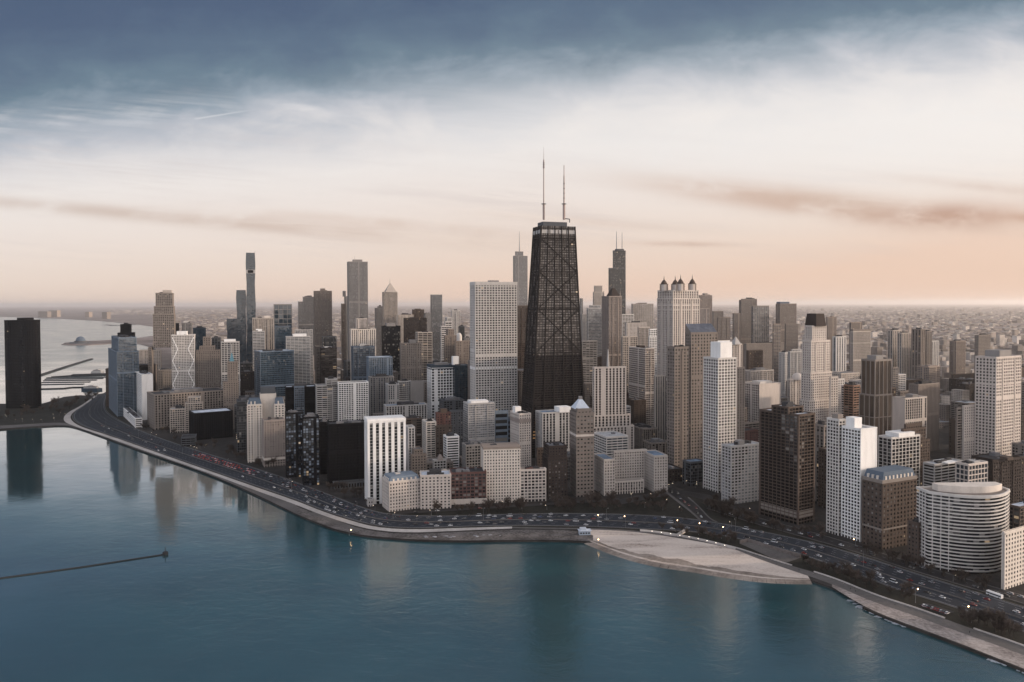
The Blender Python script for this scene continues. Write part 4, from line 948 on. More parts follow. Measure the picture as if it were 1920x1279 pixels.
B(C_, 'pale arched base building under the golden mirrored slab', (1172, 1206, 1232), 805, 842, 'ribs:greige:dark', depth=50, roof='rooftan')
B(C_, 'dark low building with white columns by the four-turreted tower', (1186, 1222, 1254), 832, 868, 'ribs:greige:dark', depth=26, bw=5, roof='roofdark')
# four-turret tower
nm = B(O_, 'tall beige tower crowned by four domed lantern turrets', (1233, 1262, 1311), 560, 840, 'ribs:warm:dark', yaw=26, depth=46, bw=4.4, pf=.5, sf=.2, plant=False, tiers=[((1234, 1262, 1309), 545, 1)], ex=[('band', 574, 577, 'warm'), ('band', 583, 585, 'warm')])
for (x, yb_, yt_, dY) in ((1245, 545, 517, 0), (1266, 545, 517, 26), (1276, 545, 515, -8), (1298, 545, 515, 12)):
    t0 = at_depth(x, 541, nm.Yd + 14 + dY); t1 = at_depth(x, yt_, nm.Yd + 14 + dY); t1z = t1.z; H_t = t1z - nm.zt
    mb = MB(); c = Vector((t0.x, t0.y, nm.zt)); mb.tube(c, c + Vector((0, 0, H_t * .42)), 4.6, 4.6, 8)
    o = mb.build('turret', wall('warm'), nm.root); d2 = MB()
    d2.dome(c + Vector((0, 0, H_t * .42)), 5.2, H_t * .34, 8, 4, 0, [(1, 0), (.92, .25), (.62, .6), (.3, .85), (.06, 1)]); d2.tube(c + Vector((0, 0, H_t * .74)), c + Vector((0, 0, H_t)), .7, .15, 6)
    p2 = d2.build('turret_dome', wall('brown'), o); o.matrix_parent_inverse = Matrix.Translation(-nm.root.location)
    d3 = MB()
    for k in range(4):
        a = k * pi / 2 + .5; q = c + Vector((cos(a) * 7.5, sin(a) * 7.5, 0)); d3.tube(q, q + Vector((0, 0, H_t * .46)), .8, .8, 6)
    d3.build('pinnacle', wall('tan'), o)
B(O_, 'beige stair-like shoulder of narrow slots left of the four-turreted tower', (1227, 1229, 1254), 705, 838, 'ribs:lime:dark', depth=30, bw=4, pf=.45, sf=.05)
B(T_, 'white-topped gridded tower peeping left of the four-turreted one', (1216, 1218, 1233), 632, 770, 'grid:white:dark', depth=24, tiers=[((1217, 1219, 1232), 618, 2)])
omm = B(O_, 'grey-tan tower whose sliced glass top slopes toward the lake', (1285, 1296, 1345), 625, 890, 'punch:umber:dark', yaw=24, depth=40, bw=4.6, fh=4.2, plant=False)
B(O_, 'lower grey-tan tower joined to the left of the slice-topped one', (1252, 1265, 1292), 652, 893, 'punch:umber:dark', yaw=24, depth=32, bw=4.4, fh=4.2)
B(C_, 'low dark glass-fronted base below the slice-topped tower', (1280, 1295, 1322), 868, 912, 'curtain:dkgrey:dark', yaw=24, depth=30, roof='roofblue', plant=False)
wh = B(T_, 'white honeycomb-gridded apartment tower with a blank white roof block', (1320, 1347, 1380), 673, 924, 'grid:offwhite:dark', yaw=26, depth=26, bw=4.3, fh=3.6, pf=.3, sf=.36, windows=True, roof='rooflt', plant=False, ex=[('box', 1337, 1368, 641, 'white')])
B(A_, 'white and grey patchwork-panelled block right of the honeycomb tower', (1354, 1371, 1427), 838, 946, 'bands:ltgrey:grey', yaw=24, depth=24, bw=4.5, pf=.34, sf=.40, windows=True, ex=[('box', 1380, 1394, 825, 'grey')], roof='rooflt')
B(T_, 'dark brown balconied tower with a flat pale roof slab and arcaded base', (1427, 1497, 1525), 779, 984, 'balc:brown:black', yaw=32, depth=50, windows=True, bw=5, fh=3.4, sf=.2, pf=.14, tiers=[((1450, 1478, 1503), 765, 8)], roof='snow', ex=[('band', 962, 976, 'greige')])
B(T_, 'brown and white striped slab between the balconied tower and the white twins', (1524, 1545, 1556), 799, 944, 'ribs:greige:dark', yaw=24, depth=24, bw=5, pf=.4)
B(T_, 'left and narrower of the two white twin slabs', (1552, 1573, 1584), 788, 1004, 'grid:offwhite:dark', yaw=26, depth=22, bw=3.2, fh=3.2, windows=True, ex=[('box', 1563, 1578, 776, 'greige')], roof='rooflt', plant=False)
tw = B(T_, 'right and wider of the two white twin slabs, with a blank right wall', (1580, 1614, 1643), 806, 1016, 'grid:white:dark', yaw=26, depth=40, bw=3.4, fh=3.2, blank='R', windows=True, ex=[('box', 1590, 1612, 782, 'white')], roof='rooflt', plant=False)
B(A_, 'dark ornate brown block with slate mansard and cream bays', (1618, 1655, 1718), 907, 1031, 'punch:brown:dark', yaw=26, depth=34, windows=True, bw=4.4, fh=3.8, ex=[('mansard', 889, 'slate', 3.5), ('band', 905, 911, 'greige'), ('band', 996, 999, 'greige')], plant=False)
B(A_, 'small brown block between the ornate brown one and the curved white one', (1703, 1722, 1741), 983, 1058, 'punch:brown:dark', yaw=26, depth=22, windows=True, bw=3.8, roof='snow')
def curved(xs, yt, Yd):
    A = at_depth(xs[0], yt, Yd + 18); Bp = at_depth(xs[2], yt, Yd + 24); pts = []; ch = (Bp - A); nn = Vector((ch.y, -ch.x, 0)).normalized()
    for k in range(17):
        t = k / 16; pts.append(A + ch * t + nn * (4 * 20 * t * (1 - t)))
    pts = [Vector((p.x, p.y, A.z)) for p in pts]; nb_ = -nn
    pts += [pts[-1] + nb_ * 16, pts[0] + nb_ * 16]; return pts, A.z
cv = B(A_, 'wide white curved apartment building with stacked window bands', (1741, 1800, 1892), 923, 1078, 'grid:offwhite:dark', poly=curved, bw=3.6, fh=2.9, pf=.20, sf=.36, roof='rooftan', plant=False)
mb = MB(); P = cv.pts; cc = ctr(P); inner_ = [cc + Vector((2, 7, 0)) + Vector(((p.x - cc.x) * .78, (p.y - cc.y) * .48, 0)) for p in P]; mb.prism(inner_, cv.zt, cv.zt + 5.5); o = mb.build('penthouse', wall('cream'), cv.root); o.matrix_parent_inverse = Matrix.Translation(-cv.root.location)
# windows of the curved front
ww = []
for k in range(16):
    facade(MB(), MB(), P[k] if k < 17 else P[0], P[k + 1], 0, cv.zt, [2.75, 3.9, .15, .36, .3, .5], win=ww)
make_windows(cv.root, ww, None)
for o in cv.root.children:
    if o.name.startswith('window'): o.matrix_parent_inverse = Matrix.Translation(-cv.root.location)
B(A_, 'pale stone apartment block cut by the right edge of the view', (1880, 1884, 1990), 1000, 1106, 'punch:cream:dark', yaw=30, depth=26, windows=True, bw=4.2, roof='rooftan')
B(A_, 'low brown block with snow on its roof behind the curved white building', (1889, 1912, 1985), 952, 1010, 'loft:brown:dark', yaw=30, depth=30, roof='snow')
B(A_, 'dark brown broad block behind the pale curved roof wall', (1860, 1862, 1914), 865, 968, 'punch:dkbrown:dark', yaw=24, depth=30, roof='roofdark', ex=[('box', 1878, 1896, 856, 'brown')])
B(A_, 'dark brown block at the right edge behind the broad brown one', (1900, 1915, 1985), 858, 955, 'punch:dkbrown:dark', yaw=26, depth=30, roof='roofdark')
B(A_, 'white-gabled block with long dark balcony bands', (1732, 1752, 1804), 872, 950, 'bands:ltgrey:dark', yaw=26, depth=34, bw=12, ex=[('box', 1756, 1790, 864, 'white')], roof='rooflt')
B(A_, 'cream grid-fronted tower with a tiny white roof box behind the curved building', (1793, 1816, 1851), 872, 975, 'grid:warm:mid', yaw=26, depth=26, bw=5, fh=5, pf=.16, sf=.2, ex=[('box', 1815, 1834, 863, 'ltgrey')], roof='rooflt')
B(T_, 'tall cream tower with an even grid of square dark windows and a drum on top', (1830, 1868, 1914), 671, 905, 'grid:warm:dark', yaw=30, depth=60, bw=4.0, fh=4.0, pf=.42, sf=.42, ex=[('box', 1850, 1893, 656, 'grey'), ('band', 724, 727, 'warm')], roof='rooflt', plant=False)
B(A_, 'pale slender tower leaning its left side on the square-windowed cream one', (1805, 1808, 1832), 762, 900, 'punch:warm:mid', yaw=24, depth=24)
B(A_, 'narrow banded tower left of the pale slender one', (1793, 1795, 1808), 766, 900, 'bands:greige:dark', yaw=24, depth=24)
B(T_, 'white-edged tower with dark window bays behind the right twin slab', (1648, 1672, 1724), 822, 935, 'grid:offwhite:dark', yaw=26, depth=34, bw=6, fh=4.2, pf=.14, sf=.14, blank=(), ex=[('box', 1663, 1712, 809, 'white')], roof='rooflt', plant=False)
B(A_, 'brown stepped tower with a pyramid shoulder behind the white-edged tower', (1685, 1690, 1743), 830, 930, 'punch:brown:dark', yaw=24, depth=34, tiers=[((1690, 1694, 1735), 806, 4), ((1696, 1699, 1728), 797, 8)], plant=False)
B(T_, 'cream slab with dark vertical strips and a blank left wall', (1675, 1697, 1737), 748, 880, 'ribs:warm:dark', yaw=26, depth=34, blank='L', ex=[('box', 1701, 1718, 739, 'grey')], bw=4.5, pf=.28, roof='rooftan', plant=False)
B(T_, 'tall dark glass tower in pale vertical frames with a lower left step', (1612, 1640, 1672), 742, 905, 'grid:greige:bronze', yaw=26, depth=36, bw=7, fh=30, pf=.16, sf=.03, tiers=[((1616, 1641, 1671), 676, 2)], roof='rooftan', ex=[('box', 1630, 1652, 666, 'grey')], plant=False)
B(A_, 'small brown brick slab between the stepped glass tower and the cream striped slab', (1668, 1670, 1679), 728, 860, 'grid:brown:dark', yaw=24, depth=24)
# dark mansard tower
B(T_, 'tall cream stone tower with a dark tapering mansard crown', (1500, 1518, 1568), 752, 880, 'punch:warm:dark', yaw=28, depth=42, bw=3.8, tiers=[((1503, 1520, 1559), 700, 2), ((1505, 1521, 1556), 640, 3), ((1510, 1523, 1549), 612, 4)], ex=[('pyr', 1511, 1547, 588, 'dkbrown', .80)], plant=False)
B(C_, 'large block with a gridded left side and a big blank white right wall', (1394, 1424, 1463), 721, 835, 'grid:warm:dark', yaw=28, depth=50, bw=4.0, fh=3.8, blank='R', ex=[('box', 1412, 1445, 714, 'offwhite')], roof='rooftan', plant=False)
B(C_, 'short round-topped grey tower right of the blank white wall', (1477, 1482, 1506), 712, 830, 'ribs:warm:dark', yaw=24, depth=26, ex=[('dome', 1484, 1506, 712, 699, 'warm')], plant=False)
B(T_, 'cream gabled twin tower behind the honeycomb tower roof block', (1366, 1369, 1391), 646, 790, 'ribs:warm:dark', yaw=24, depth=28, ex=[('pyr', 1370, 1389, 631, 'ltgrey', .05)], plant=False)
B(T_, 'white tower edge just right of the honeycomb tower', (1345, 1347, 1368), 640, 800, 'punch:white:dark', yaw=24, depth=24)
B(T_, 'narrow grey tower in the shade right of the honeycomb tower', (1380, 1382, 1396), 690, 880, 'punch:greige:dark', yaw=24, depth=24)
B(C_, 'terracotta and cream L-shaped block left of the stepped glass tower', (1578, 1584, 1612), 724, 860, 'bands:warm:dark', yaw=24, depth=30, roof='rooftan')
B(C_, 'orange-brown rounded wing before the terracotta and cream block', (1583, 1600, 1612), 724, 872, 'bands:orange:dark', yaw=30, depth=24)
B(A_, 'cream masonry wing right of the mansard-crowned stone tower', (1556, 1558, 1571), 708, 880, 'punch:warm:dark', yaw=24, depth=26)
B(T_, 'white building top with dark openings right of the mansard-crowned tower foot', (1565, 1567, 1583), 712, 850, 'punch:offwhite:dark', yaw=24, depth=22)
# distant cluster right of the turreted tower
B(C_, 'pale cylindrical-looking block near the horizon beside the stepped tubes', (1184, 1187, 1225), 570, 690, 'bands:beige:mid', depth=50)
B(C_, 'grey office with white bands right of the pink pinnacled tower', (1165, 1167, 1188), 590, 735, 'bands:offwhite:dark', depth=26)
B(C_, 'brown striped slab between the pink pinnacled tower and golden slab', (1165, 1168, 1195), 632, 780, 'grid:beige:dark', depth=28, roof='rooftan')
B(C_, 'pale stepped block left of the white-topped gridded tower', (1196, 1198, 1218), 614, 765, 'ribs:lime:dark', depth=26)
B(C_, 'tan low office behind the golden mirrored slab', (1172, 1175, 1212), 606, 740, 'punch:lime:mid', depth=26)
B(O_, 'tan tower with a ragged top right of the four turrets', (1309, 1312, 1335), 554, 705, 'fine:rose:warm', depth=30, ex=[('box', 1318, 1326, 550, 'rose')])
B(C_, 'white-topped brown block right below the ragged-topped tan tower', (1311, 1313, 1330), 579, 730, 'ribs:rose:mid', depth=30)
B(C_, 'plain low brown slab on the skyline right of the ragged-topped tower', (1336, 1338, 1356), 584, 712, 'fine:greige:mid', depth=30)
B(C_, 'brown block behind the slice-topped tower, right side', (1345, 1347, 1369), 596, 745, 'fine:umber:mid', depth=30)
B(O_, 'tallest of the brown towers on the skyline right of centre', (1386, 1390, 1419), 563, 708, 'fine:umber:mid', depth=36, tiers=[((1390, 1393, 1419), 561, 4)])
B(O_, 'brown glass tower with a lower right step beside the tallest brown one', (1409, 1412, 1442), 574, 716, 'curtain:greige:mid', depth=34, bw=6, pf=.15)
B(O_, 'thin brown tower left of the tallest brown skyline tower', (1374, 1376, 1388), 588, 722, 'ribs:umber:mid', depth=26)
B(O_, 'brown tower with a curved bluish glass top on the skyline', (1455, 1463, 1493), 570, 710, 'ribs:tan:mid', depth=32, ex=[('box', 1456, 1480, 566, 'slate')], plant=False)
B(C_, 'square brown block in front of the curved bluish top', (1472, 1474, 1496), 608, 738, 'fine:umber:mid', depth=30)
B(C_, 'orange-lit banded block left of the square brown one', (1449, 1451, 1464), 608, 745, 'bands:tan:mid', depth=26)
B(C_, 'very long low grey mercantile block on the skyline', (1395, 1400, 1470), 645, 720, 'punch:greige:mid', yaw=24, depth=60)
B(C_, 'dark brown long block right of the honeycomb roof block', (1400, 1404, 1430), 658, 768, 'fine:brown:dark', yaw=24, depth=30)
B(C_, 'cream stepped art deco block with ribs below the long grey one', (1395, 1408, 1450), 696, 795, 'ribs:lime:dark', yaw=24, depth=30, roof='roofdark')
B(T_, 'white slab with blank left side left of the mansard-crowned tower', (1461, 1472, 1480), 662, 775, 'ribs:offwhite:mid', yaw=26, depth=24)
B(T_, 'pale notched tower just left of the mansard-crowned tower', (1478, 1482, 1503), 660, 795, 'ribs:ltgrey:mid', yaw=24, depth=26, tiers=[((1484, 1486, 1500), 656, 3)])
B(T_, 'brown split tower on the skyline right of the mansard crown', (1549, 1552, 1568), 595, 722, 'ribs:tan:mid', yaw=24, depth=30, ex=[('box', 1557, 1563, 593, 'tan')])
B(T_, 'white pillar-sided tower with balconies left of the framed slab', (1562, 1568, 1586), 632, 765, 'wideribs:offwhite:mid', yaw=24, depth=24, roof='rooftan')
B(T_, 'brown slab with a curved top behind the framed slab', (1593, 1596, 1616), 605, 735, 'ribs:tan:mid', yaw=24, depth=26)
B(T_, 'pale slab framed in dark stone with one mid belt', (1595, 1600, 1632), 622, 750, 'ribs:beige:mid', yaw=24, depth=26, ex=[('band', 620, 624, 'umber'), ('band', 645, 647, 'beige')])
B(T_, 'left of three tall ribbed beige slabs on the right skyline', (1665, 1674, 1690), 620, 735, 'ribs:beige:mid', yaw=26, depth=30, bw=6)
B(T_, 'middle of three tall ribbed beige slabs on the right skyline', (1683, 1691, 1709), 625, 740, 'ribs:beige:mid', yaw=26, depth=30, bw=6)
B(T_, 'dark slab with a copper-lit edge, right of the ribbed beige pair', (1710, 1727, 1734), 618, 745, 'wideribs:umber:dark', yaw=30, depth=40, bw=9)
B(T_, 'pale tower joined to the right of the copper-edged dark slab', (1731, 1738, 1747), 622, 742, 'ribs:greige:mid', yaw=26, depth=26)
B(T_, 'short white tower by itself on the right skyline', (1743, 1746, 1760), 640, 730, 'wideribs:offwhite:mid', yaw=24, depth=24)
B(T_, 'ribbed tan tower standing apart between the short white and the grey one', (1781, 1793, 1810), 640, 740, 'ribs:tan:mid', yaw=26, depth=34)
B(T_, 'plain brown-grey tower on the right skyline above the cream square-windowed tower', (1828, 1835, 1857), 629, 735, 'fine:greige:mid', yaw=26, depth=30)
B(H_, 'broad lit hotel with an orange glow on its window grid', (1720, 1742, 1762), 689, 775, 'grid:tan:mid', yaw=30, depth=44, ex=[('box', 1725, 1758, 685, 'tan')])
B(T_, 'plain tall brown brick slab left of the dark park', (1705, 1722, 1760), 722, 850, 'ribs:umber:mid', yaw=30, depth=44, pf=.75, sf=.6)
B(C_, 'long low brown warehouse with a white roof line', (1784, 1787, 1830), 703, 745, 'grid:brown:mid', yaw=24, depth=40)
B(A_, 'grey banded slab right of the stepped glass tower top', (1672, 1674, 1684), 690, 800, 'bands:greige:mid', yaw=24, depth=30)
B(C_, 'brown parking-like block left of the brown brick slab', (1684, 1688, 1712), 735, 830, 'fine:umber:dark', yaw=24, depth=30)
B(C_, 'flat pale mall roof left of the large blank white wall', (1379, 1383, 1424), 796, 860, 'bands:greige:dark', yaw=28, depth=70, roof='rooftan')
B(C_, 'low white medical roofline left of the twin white slabs', (1330, 1345, 1400), 770, 850, 'bands:umber:dark', yaw=26, depth=30, roof='rooftan')
# slanted glass slice on the grey-tan tower
o_ = omm; P = [Vector((p.x, p.y, 0)) for p in o_.pts]; zt = o_.zt; zT = at_depth(1296, 607, o_.Yd + 20).z
mb = MB(); A, Bq, Cq, Dq = P[0], P[1], P[2], P[3]
up_ = lambda p, z: Vector((p.x, p.y, z))
mb.quad(up_(A, zt + .5), up_(Bq, zt + .5), up_(Cq, zT), up_(Dq, zT)); g = mb.build('sloped_roof', mottled('slate_glass', (.05, .06, .085), (.10, .11, .14), .1, .5, .25), omm.root)
m2 = MB(); m2.poly([up_(A, zt + .4), up_(Dq, zt + .4), up_(Dq, zT)][::-1]); m2.poly([up_(Bq, zt + .4), up_(Cq, zt + .4), up_(Cq, zT)]); m2.quad(up_(Cq, zt), up_(Dq, zt), up_(Dq, zT), up_(Cq, zT))
h = m2.build('gable_wall', wall('umber'), omm.root)
for q in (g, h): q.matrix_parent_inverse = Matrix.Translation(-omm.root.location)
# zigzag diagonals
b = onterie; fr = MB(); p0, p1 = b.pts[0].copy(), b.pts[1].copy(); L = (p1 - p0).length; t = (p1 - p0).normalized(); n = Vector((t.y, -t.x, 0)); H = b.zt
if n.y > 0: n = -n
for s0, s1 in ((.02, .26), (.72, .98)):
    k = 6
    for i in range(k):
        za, zb_ = H - H * .86 * i / k - 4, H - H * .86 * (i + 1) / k - 4
        xa, xb = ((s0, s1) if i % 2 == 0 else (s1, s0))
        if s0 > .5: xa, xb = xb, xa
        A_p = Vector((p0.x, p0.y, 0)) + t * L * xa + Vector((0, 0, za)) + n * .6; B_p = Vector((p0.x, p0.y, 0)) + t * L * xb + Vector((0, 0, zb_)) + n * .6
        dd = (B_p - A_p).normalized(); fr.beam(A_p, B_p, dd.cross(n).normalized(), 1.5, n, .4)
o = fr.build('diagonal_brace', wall('white'), b.root); o.matrix_parent_inverse = Matrix.Translation(-b.root.location)

# --- the black tapering tower with X braces and twin masts
def hancock():
    root = empty(O_, 'black tapering skyscraper with giant X braces and two tall antennas', 'office tower')
    Yd = 1128.0; Mt = at_depth(1015, 423, Yd + 12)
    s = Vector((-sin(YAW), cos(YAW), 0)); w = Vector((cos(YAW), sin(YAW), 0))
    b_ = solve(Mt, w, 1077.5); a = solve(Mt, s, 1001); zT = Mt.z
    ct = Vector((Mt.x, Mt.y, 0)) + w * b_ / 2 + s * a / 2
    top = [ct + w * b_ / 2 * i + s * a / 2 * j for i, j in ((-1, -1), (1, -1), (1, 1), (-1, 1))]
    k = 1.66; cb = ct + w * -3.5
    bot = [cb + w * b_ / 2 * k * i + s * a / 2 * k * j for i, j in ((-1, -1), (1, -1), (1, 1), (-1, 1))]
    loc = cb.copy(); root.location = loc
    F, G, R, X_ = MB(), MB(), MB(), MB(); G2 = MB(); U = lambda p, z: Vector((p.x, p.y, z)); NF = 96
    def on(e, u_, v_):
        j = (e + 1) % 4; a0, b0 = bot[e].lerp(bot[j], u_), top[e].lerp(top[j], u_); p = a0.lerp(b0, v_); return Vector((p.x, p.y, zT * v_))
    for e in range(4):
        j = (e + 1) % 4; t = (bot[j] - bot[e]).normalized(); n = Vector((t.y, -t.x, 0)); cols = 5 if e % 2 == 0 else 3
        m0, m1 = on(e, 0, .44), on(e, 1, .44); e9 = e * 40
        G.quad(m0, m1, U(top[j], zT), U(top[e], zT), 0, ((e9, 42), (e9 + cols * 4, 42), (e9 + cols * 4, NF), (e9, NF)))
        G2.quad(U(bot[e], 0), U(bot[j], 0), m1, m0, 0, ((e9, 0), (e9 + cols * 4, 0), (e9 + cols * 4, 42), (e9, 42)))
        for f in range(1, NF):
            v_ = f / NF; F.beam(on(e, 0, v_), on(e, 1, v_), Vector((0, 0, 1)), zT / NF * .42, n, .35)
        for c_ in range(cols + 1):
            u_ = c_ / cols; X_.beam(on(e, u_, 0), on(e, u_, 1), t, 1.5, n, 1.3)
        for c_ in range(cols * 3):
            if c_ % 3: u_ = c_ / (cols * 3); F.beam(on(e, u_, 0), on(e, u_, 1), t, .5, n, .5)
        # braces: five and a bit stacked X
        vs = [0, .235, .45, .64, .80, .945]
        for q in range(5):
            for ua, ub in ((0, 1), (1, 0)):
                A_p, B_p = on(e, ua, vs[q]), on(e, ub, vs[q + 1]); dd = (B_p - A_p).normalized(); X_.beam(A_p, B_p, dd.cross(n).normalized(), 1.4, n, 1.0)
            X_.beam(on(e, 0, vs[q + 1]), on(e, 1, vs[q + 1]), Vector((0, 0, 1)), 1.6, n, .9)
    R.poly([U(p, zT) for p in top])
    Lb = MB(); cc = ct
    for e in range(4):
        t = (top[(e + 1) % 4] - top[e]).normalized(); n = Vector((t.y, -t.x, 0)); ncol = 4 if e % 2 == 0 else 3
        for i in range(ncol):
            A_p, B_p = on(e, (i + .06) / ncol, .975), on(e, (i + .94) / ncol, .975); Lb.beam(A_p, B_p, Vector((0, 0, 1)), 5.2, n, .8)
    Lb.build('louvre_band', wall('ltgrey'), root)
    Pn = MB(); Pn.box(ct - w * 3, w, s, b_ * .36, a * .36, zT, zT + 6.5); Pn.build('penthouse', wall('dkgrey'), root)
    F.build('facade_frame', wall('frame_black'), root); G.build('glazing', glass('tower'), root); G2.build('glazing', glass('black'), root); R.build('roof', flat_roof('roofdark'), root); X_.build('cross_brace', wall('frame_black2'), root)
    for x, ytip, segs in ((1019.5, 275, ((412, 1.6), (384, 1.6), (383, .85), (316, .7), (315, 1.1), (300, .9), (299, .35), (275, .1))), (1057.5, 310, ((412, 1.9), (384, 1.9), (383, 1.1), (330, .9), (329, .6), (310, .5)))):
        m_ = MB(); prev = None
        for y, r in segs:
            p = at_depth(x, y, ct.y)
            if prev: m_.tube(prev[0], p, prev[1], r, 8)
            prev = (p, r)
        o = m_.build('antenna', wall('mast'), root)
        rg = MB(); p = at_depth(x, 383, ct.y)
        rg.tube(p, p + Vector((0, 0, .8)), 3.6, 3.6, 10)
        for k_ in range(4):
            q = at_depth(x, 306 + k_ * 3 if ytip < 300 else 345 + k_ * 9, ct.y); rg.tube(q, q + Vector((0, 0, .7)), 1.5, 1.5, 8)
        rg.build('mast_platform', wall('dkgrey'), o)
    # roof crane arm
    cr = MB(); q0, q1 = at_depth(1060, 410, ct.y), at_depth(1068, 411, ct.y); cr.tube(q0, q1, .7, .7, 6); cr.tube(q1, q1 + Vector((0, 0, -5)), .7, .7, 6); cr.build('roof_crane', wall('dkgrey'), root)
    lt = MB()
    for (u0, u1, v0, v1) in ((.02, .24, .085, .125), (.05, .2, .15, .19)): # lit lobby floors low on the front
        for f in range(3):
            v_ = v0 + (v1 - v0) * f / 3; t = (bot[1] - bot[0]).normalized(); n = Vector((t.y, -t.x, 0)); lt.beam(on(0, u0, v_), on(0, u1, v_), Vector((0, 0, 1)), 1.2, n, .42)
    lt.build('lit_windows', flat('lit_floor', (.1, .07, .04), .5, (1, .55, .25), .35), root)
    for o in root.children: o.matrix_parent_inverse = Matrix.Translation(-loc)
    FOOT.append((loc, 55, O_, root['label'], zT))
PAL['frame_black'] = (.030, .025, .024); PAL['frame_black2'] = (.020, .017, .017); PAL['mast'] = (.34, .27, .25)
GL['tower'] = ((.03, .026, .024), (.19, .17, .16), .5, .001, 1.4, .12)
hancock()

# ------------------------------------------------------------------ lesser buildings filling the blocks
def gap_ok(c, rad):
    for q in FOOT:
        if (q[0].xy - c.xy).length < q[1] * .8 + rad: return False
    return True
LPT = (0, 0)
def inpoly(x, y, P):
    r = False; n = len(P)
    for i in range(n):
        a, b_ = P[i], P[(i + 1) % n]
        if (a[1] > y) != (b_[1] > y) and x < (b_[0] - a[0]) * (y - a[1]) / (b_[1] - a[1]) + a[0]: r = not r
    return r
FRONT = [(200, 735), (215, 775), (262, 806), (396, 852), (501, 884), (623, 929), (700, 956), (768, 962), (960, 950), (1110, 940), (1200, 934), (1250, 926), (1262, 880), (1322, 880), (1330, 925), (1425, 986), (1550, 1003), (1640, 1036), (1740, 1076), (1880, 1112), (2100, 1200)]
def front_y(x):
    for a, b_ in zip(FRONT, FRONT[1:]):
        if a[0] <= x <= b_[0]: return a[1] + (b_[1] - a[1]) * (x - a[0]) / max(1, b_[0] - a[0])
    return 0 if x < 200 else 1200
FILL_LABELS = {}
def nearest_named(c):
    best = min(FOOT[:NAMED], key=lambda q: (q[0].xy - c.xy).length); return best
NAMED = len(FOOT)
FILLST = [('punch', 'brown', 'dark', 'brown brick', 'rooftan'), ('punch', 'umber', 'dark', 'grey-brown', 'roofgrey'), ('bands', 'greige', 'dark', 'banded grey-brown', 'rooflt'), ('punch', 'beige', 'mid', 'beige', 'roofgrey'), ('grid', 'greige', 'dark', 'gridded taupe', 'rooftan'),
          ('ribs', 'lime', 'mid', 'ribbed pale stone', 'roofgrey'), ('punch', 'dkbrown', 'dark', 'dark brown', 'roofdark'), ('bands', 'offwhite', 'mid', 'pale banded', 'rooflt'), ('punch', 'brick', 'dark', 'red-brown brick', 'roofdark'), ('curtain', 'dkgrey', 'dark', 'dark glass', 'roofdark')]
ORD = ['', 'second ', 'third ', 'fourth ', 'fifth ', 'sixth ', 'seventh ', 'eighth ', 'ninth ', 'tenth ']
def filler(c, hw, hd, H, yaw, si):
    kind, wc, gk, word, rf = FILLST[si]
    st = list(ST[kind]); s = Vector((-sin(yaw), cos(yaw), 0)); w = Vector((cos(yaw), sin(yaw), 0))
    pts = [c + w * hw * i + s * hd * j + Vector((0, 0, 0)) for i, j in ((-1, -1), (1, -1), (1, 1), (-1, 1))]
    F, G, R = MB(), MB(), MB()
    q = nearest_named(c)
    side = 'left' if proj(Vector((c.x, c.y, H)))[0] < proj(Vector((q[0].x, q[0].y, H)))[0] else 'right'
    dep = 'behind' if c.y > q[0].y else 'before'
    size = 'low' if H < 16 else ('mid-rise' if H < 34 else 'tall')
    short = q[3].split(',')[0]
    ws = short.split(); short = ' '.join(ws[:5]) if len(ws) > 5 else short
    while short.split()[-1] in ('and', 'a', 'with', 'the', 'of', 'in', 'by', 'on', 'behind', 'right', 'left', 'over', 'its', 'under', 'two', 'long', 'tall', 'white', 'to', 'small', 'from', 'one', 'an', 'dark', 'pale', 'front', 'grey', 'at', 'black', 'brown', 'hard', 'just', 'cream'): short = ' '.join(short.split()[:-1])
    lab = '%s %s block %s and %s of the %s' % (size, word, dep, side, short)
    lab = lab.replace('before and left of', 'before, to the left of').replace('before and right of', 'before, to the right of').replace('behind and left of', 'behind, to the left of').replace('behind and right of', 'behind, to the right of')
    key = lab; k = FILL_LABELS.get(key, 0); FILL_LABELS[key] = k + 1
    if k: lab = ORD[min(9, k)] + lab
    root = empty('city_building', lab, 'building', 'lesser city blocks between the towers')
    root.location = (c.x, c.y, 0)
    body(F, G, R, pts, 0, H, st, 0)
    for _ in range(random.randint(1, 3)):
        P = MB(); P.box(c + w * hw * random.uniform(-.6, .6) + s * hd * random.uniform(-.6, .6), w, s, hw * random.uniform(.1, .25), hd * random.uniform(.1, .25), H, H + random.uniform(1.5, 4.5)); P.build('rooftop_unit', flat_roof('roofgrey'), root)
    F.build('facade_frame', wall(wc), root); G.build('glazing', glass(gk), root); R.build('roof', flat_roof(rf), root)
    for o in root.children: o.matrix_parent_inverse = Matrix.Translation((-c.x, -c.y, 0))
    FOOT.append((c, max(hw, hd) * 1.25, 'filler', lab, H))
rng = random.Random(11); nfill = 0
s18, c18 = sin(YAW), cos(YAW)
cells = []
for i in range(-20, 70):
    for j in range(2, 60):
        # city grid in its own axes
        gx, gy = i * 56.0, j * 62.0
        x = gx * c18 - gy * s18; y = gx * s18 + gy * c18
        if y < 500 or y > 3600: continue
        px_, py_ = proj(Vector((x, y, 0)))
        if not (190 < px_ < 1960): continue
        cells.append((y, x, px_, py_))
cells.sort()
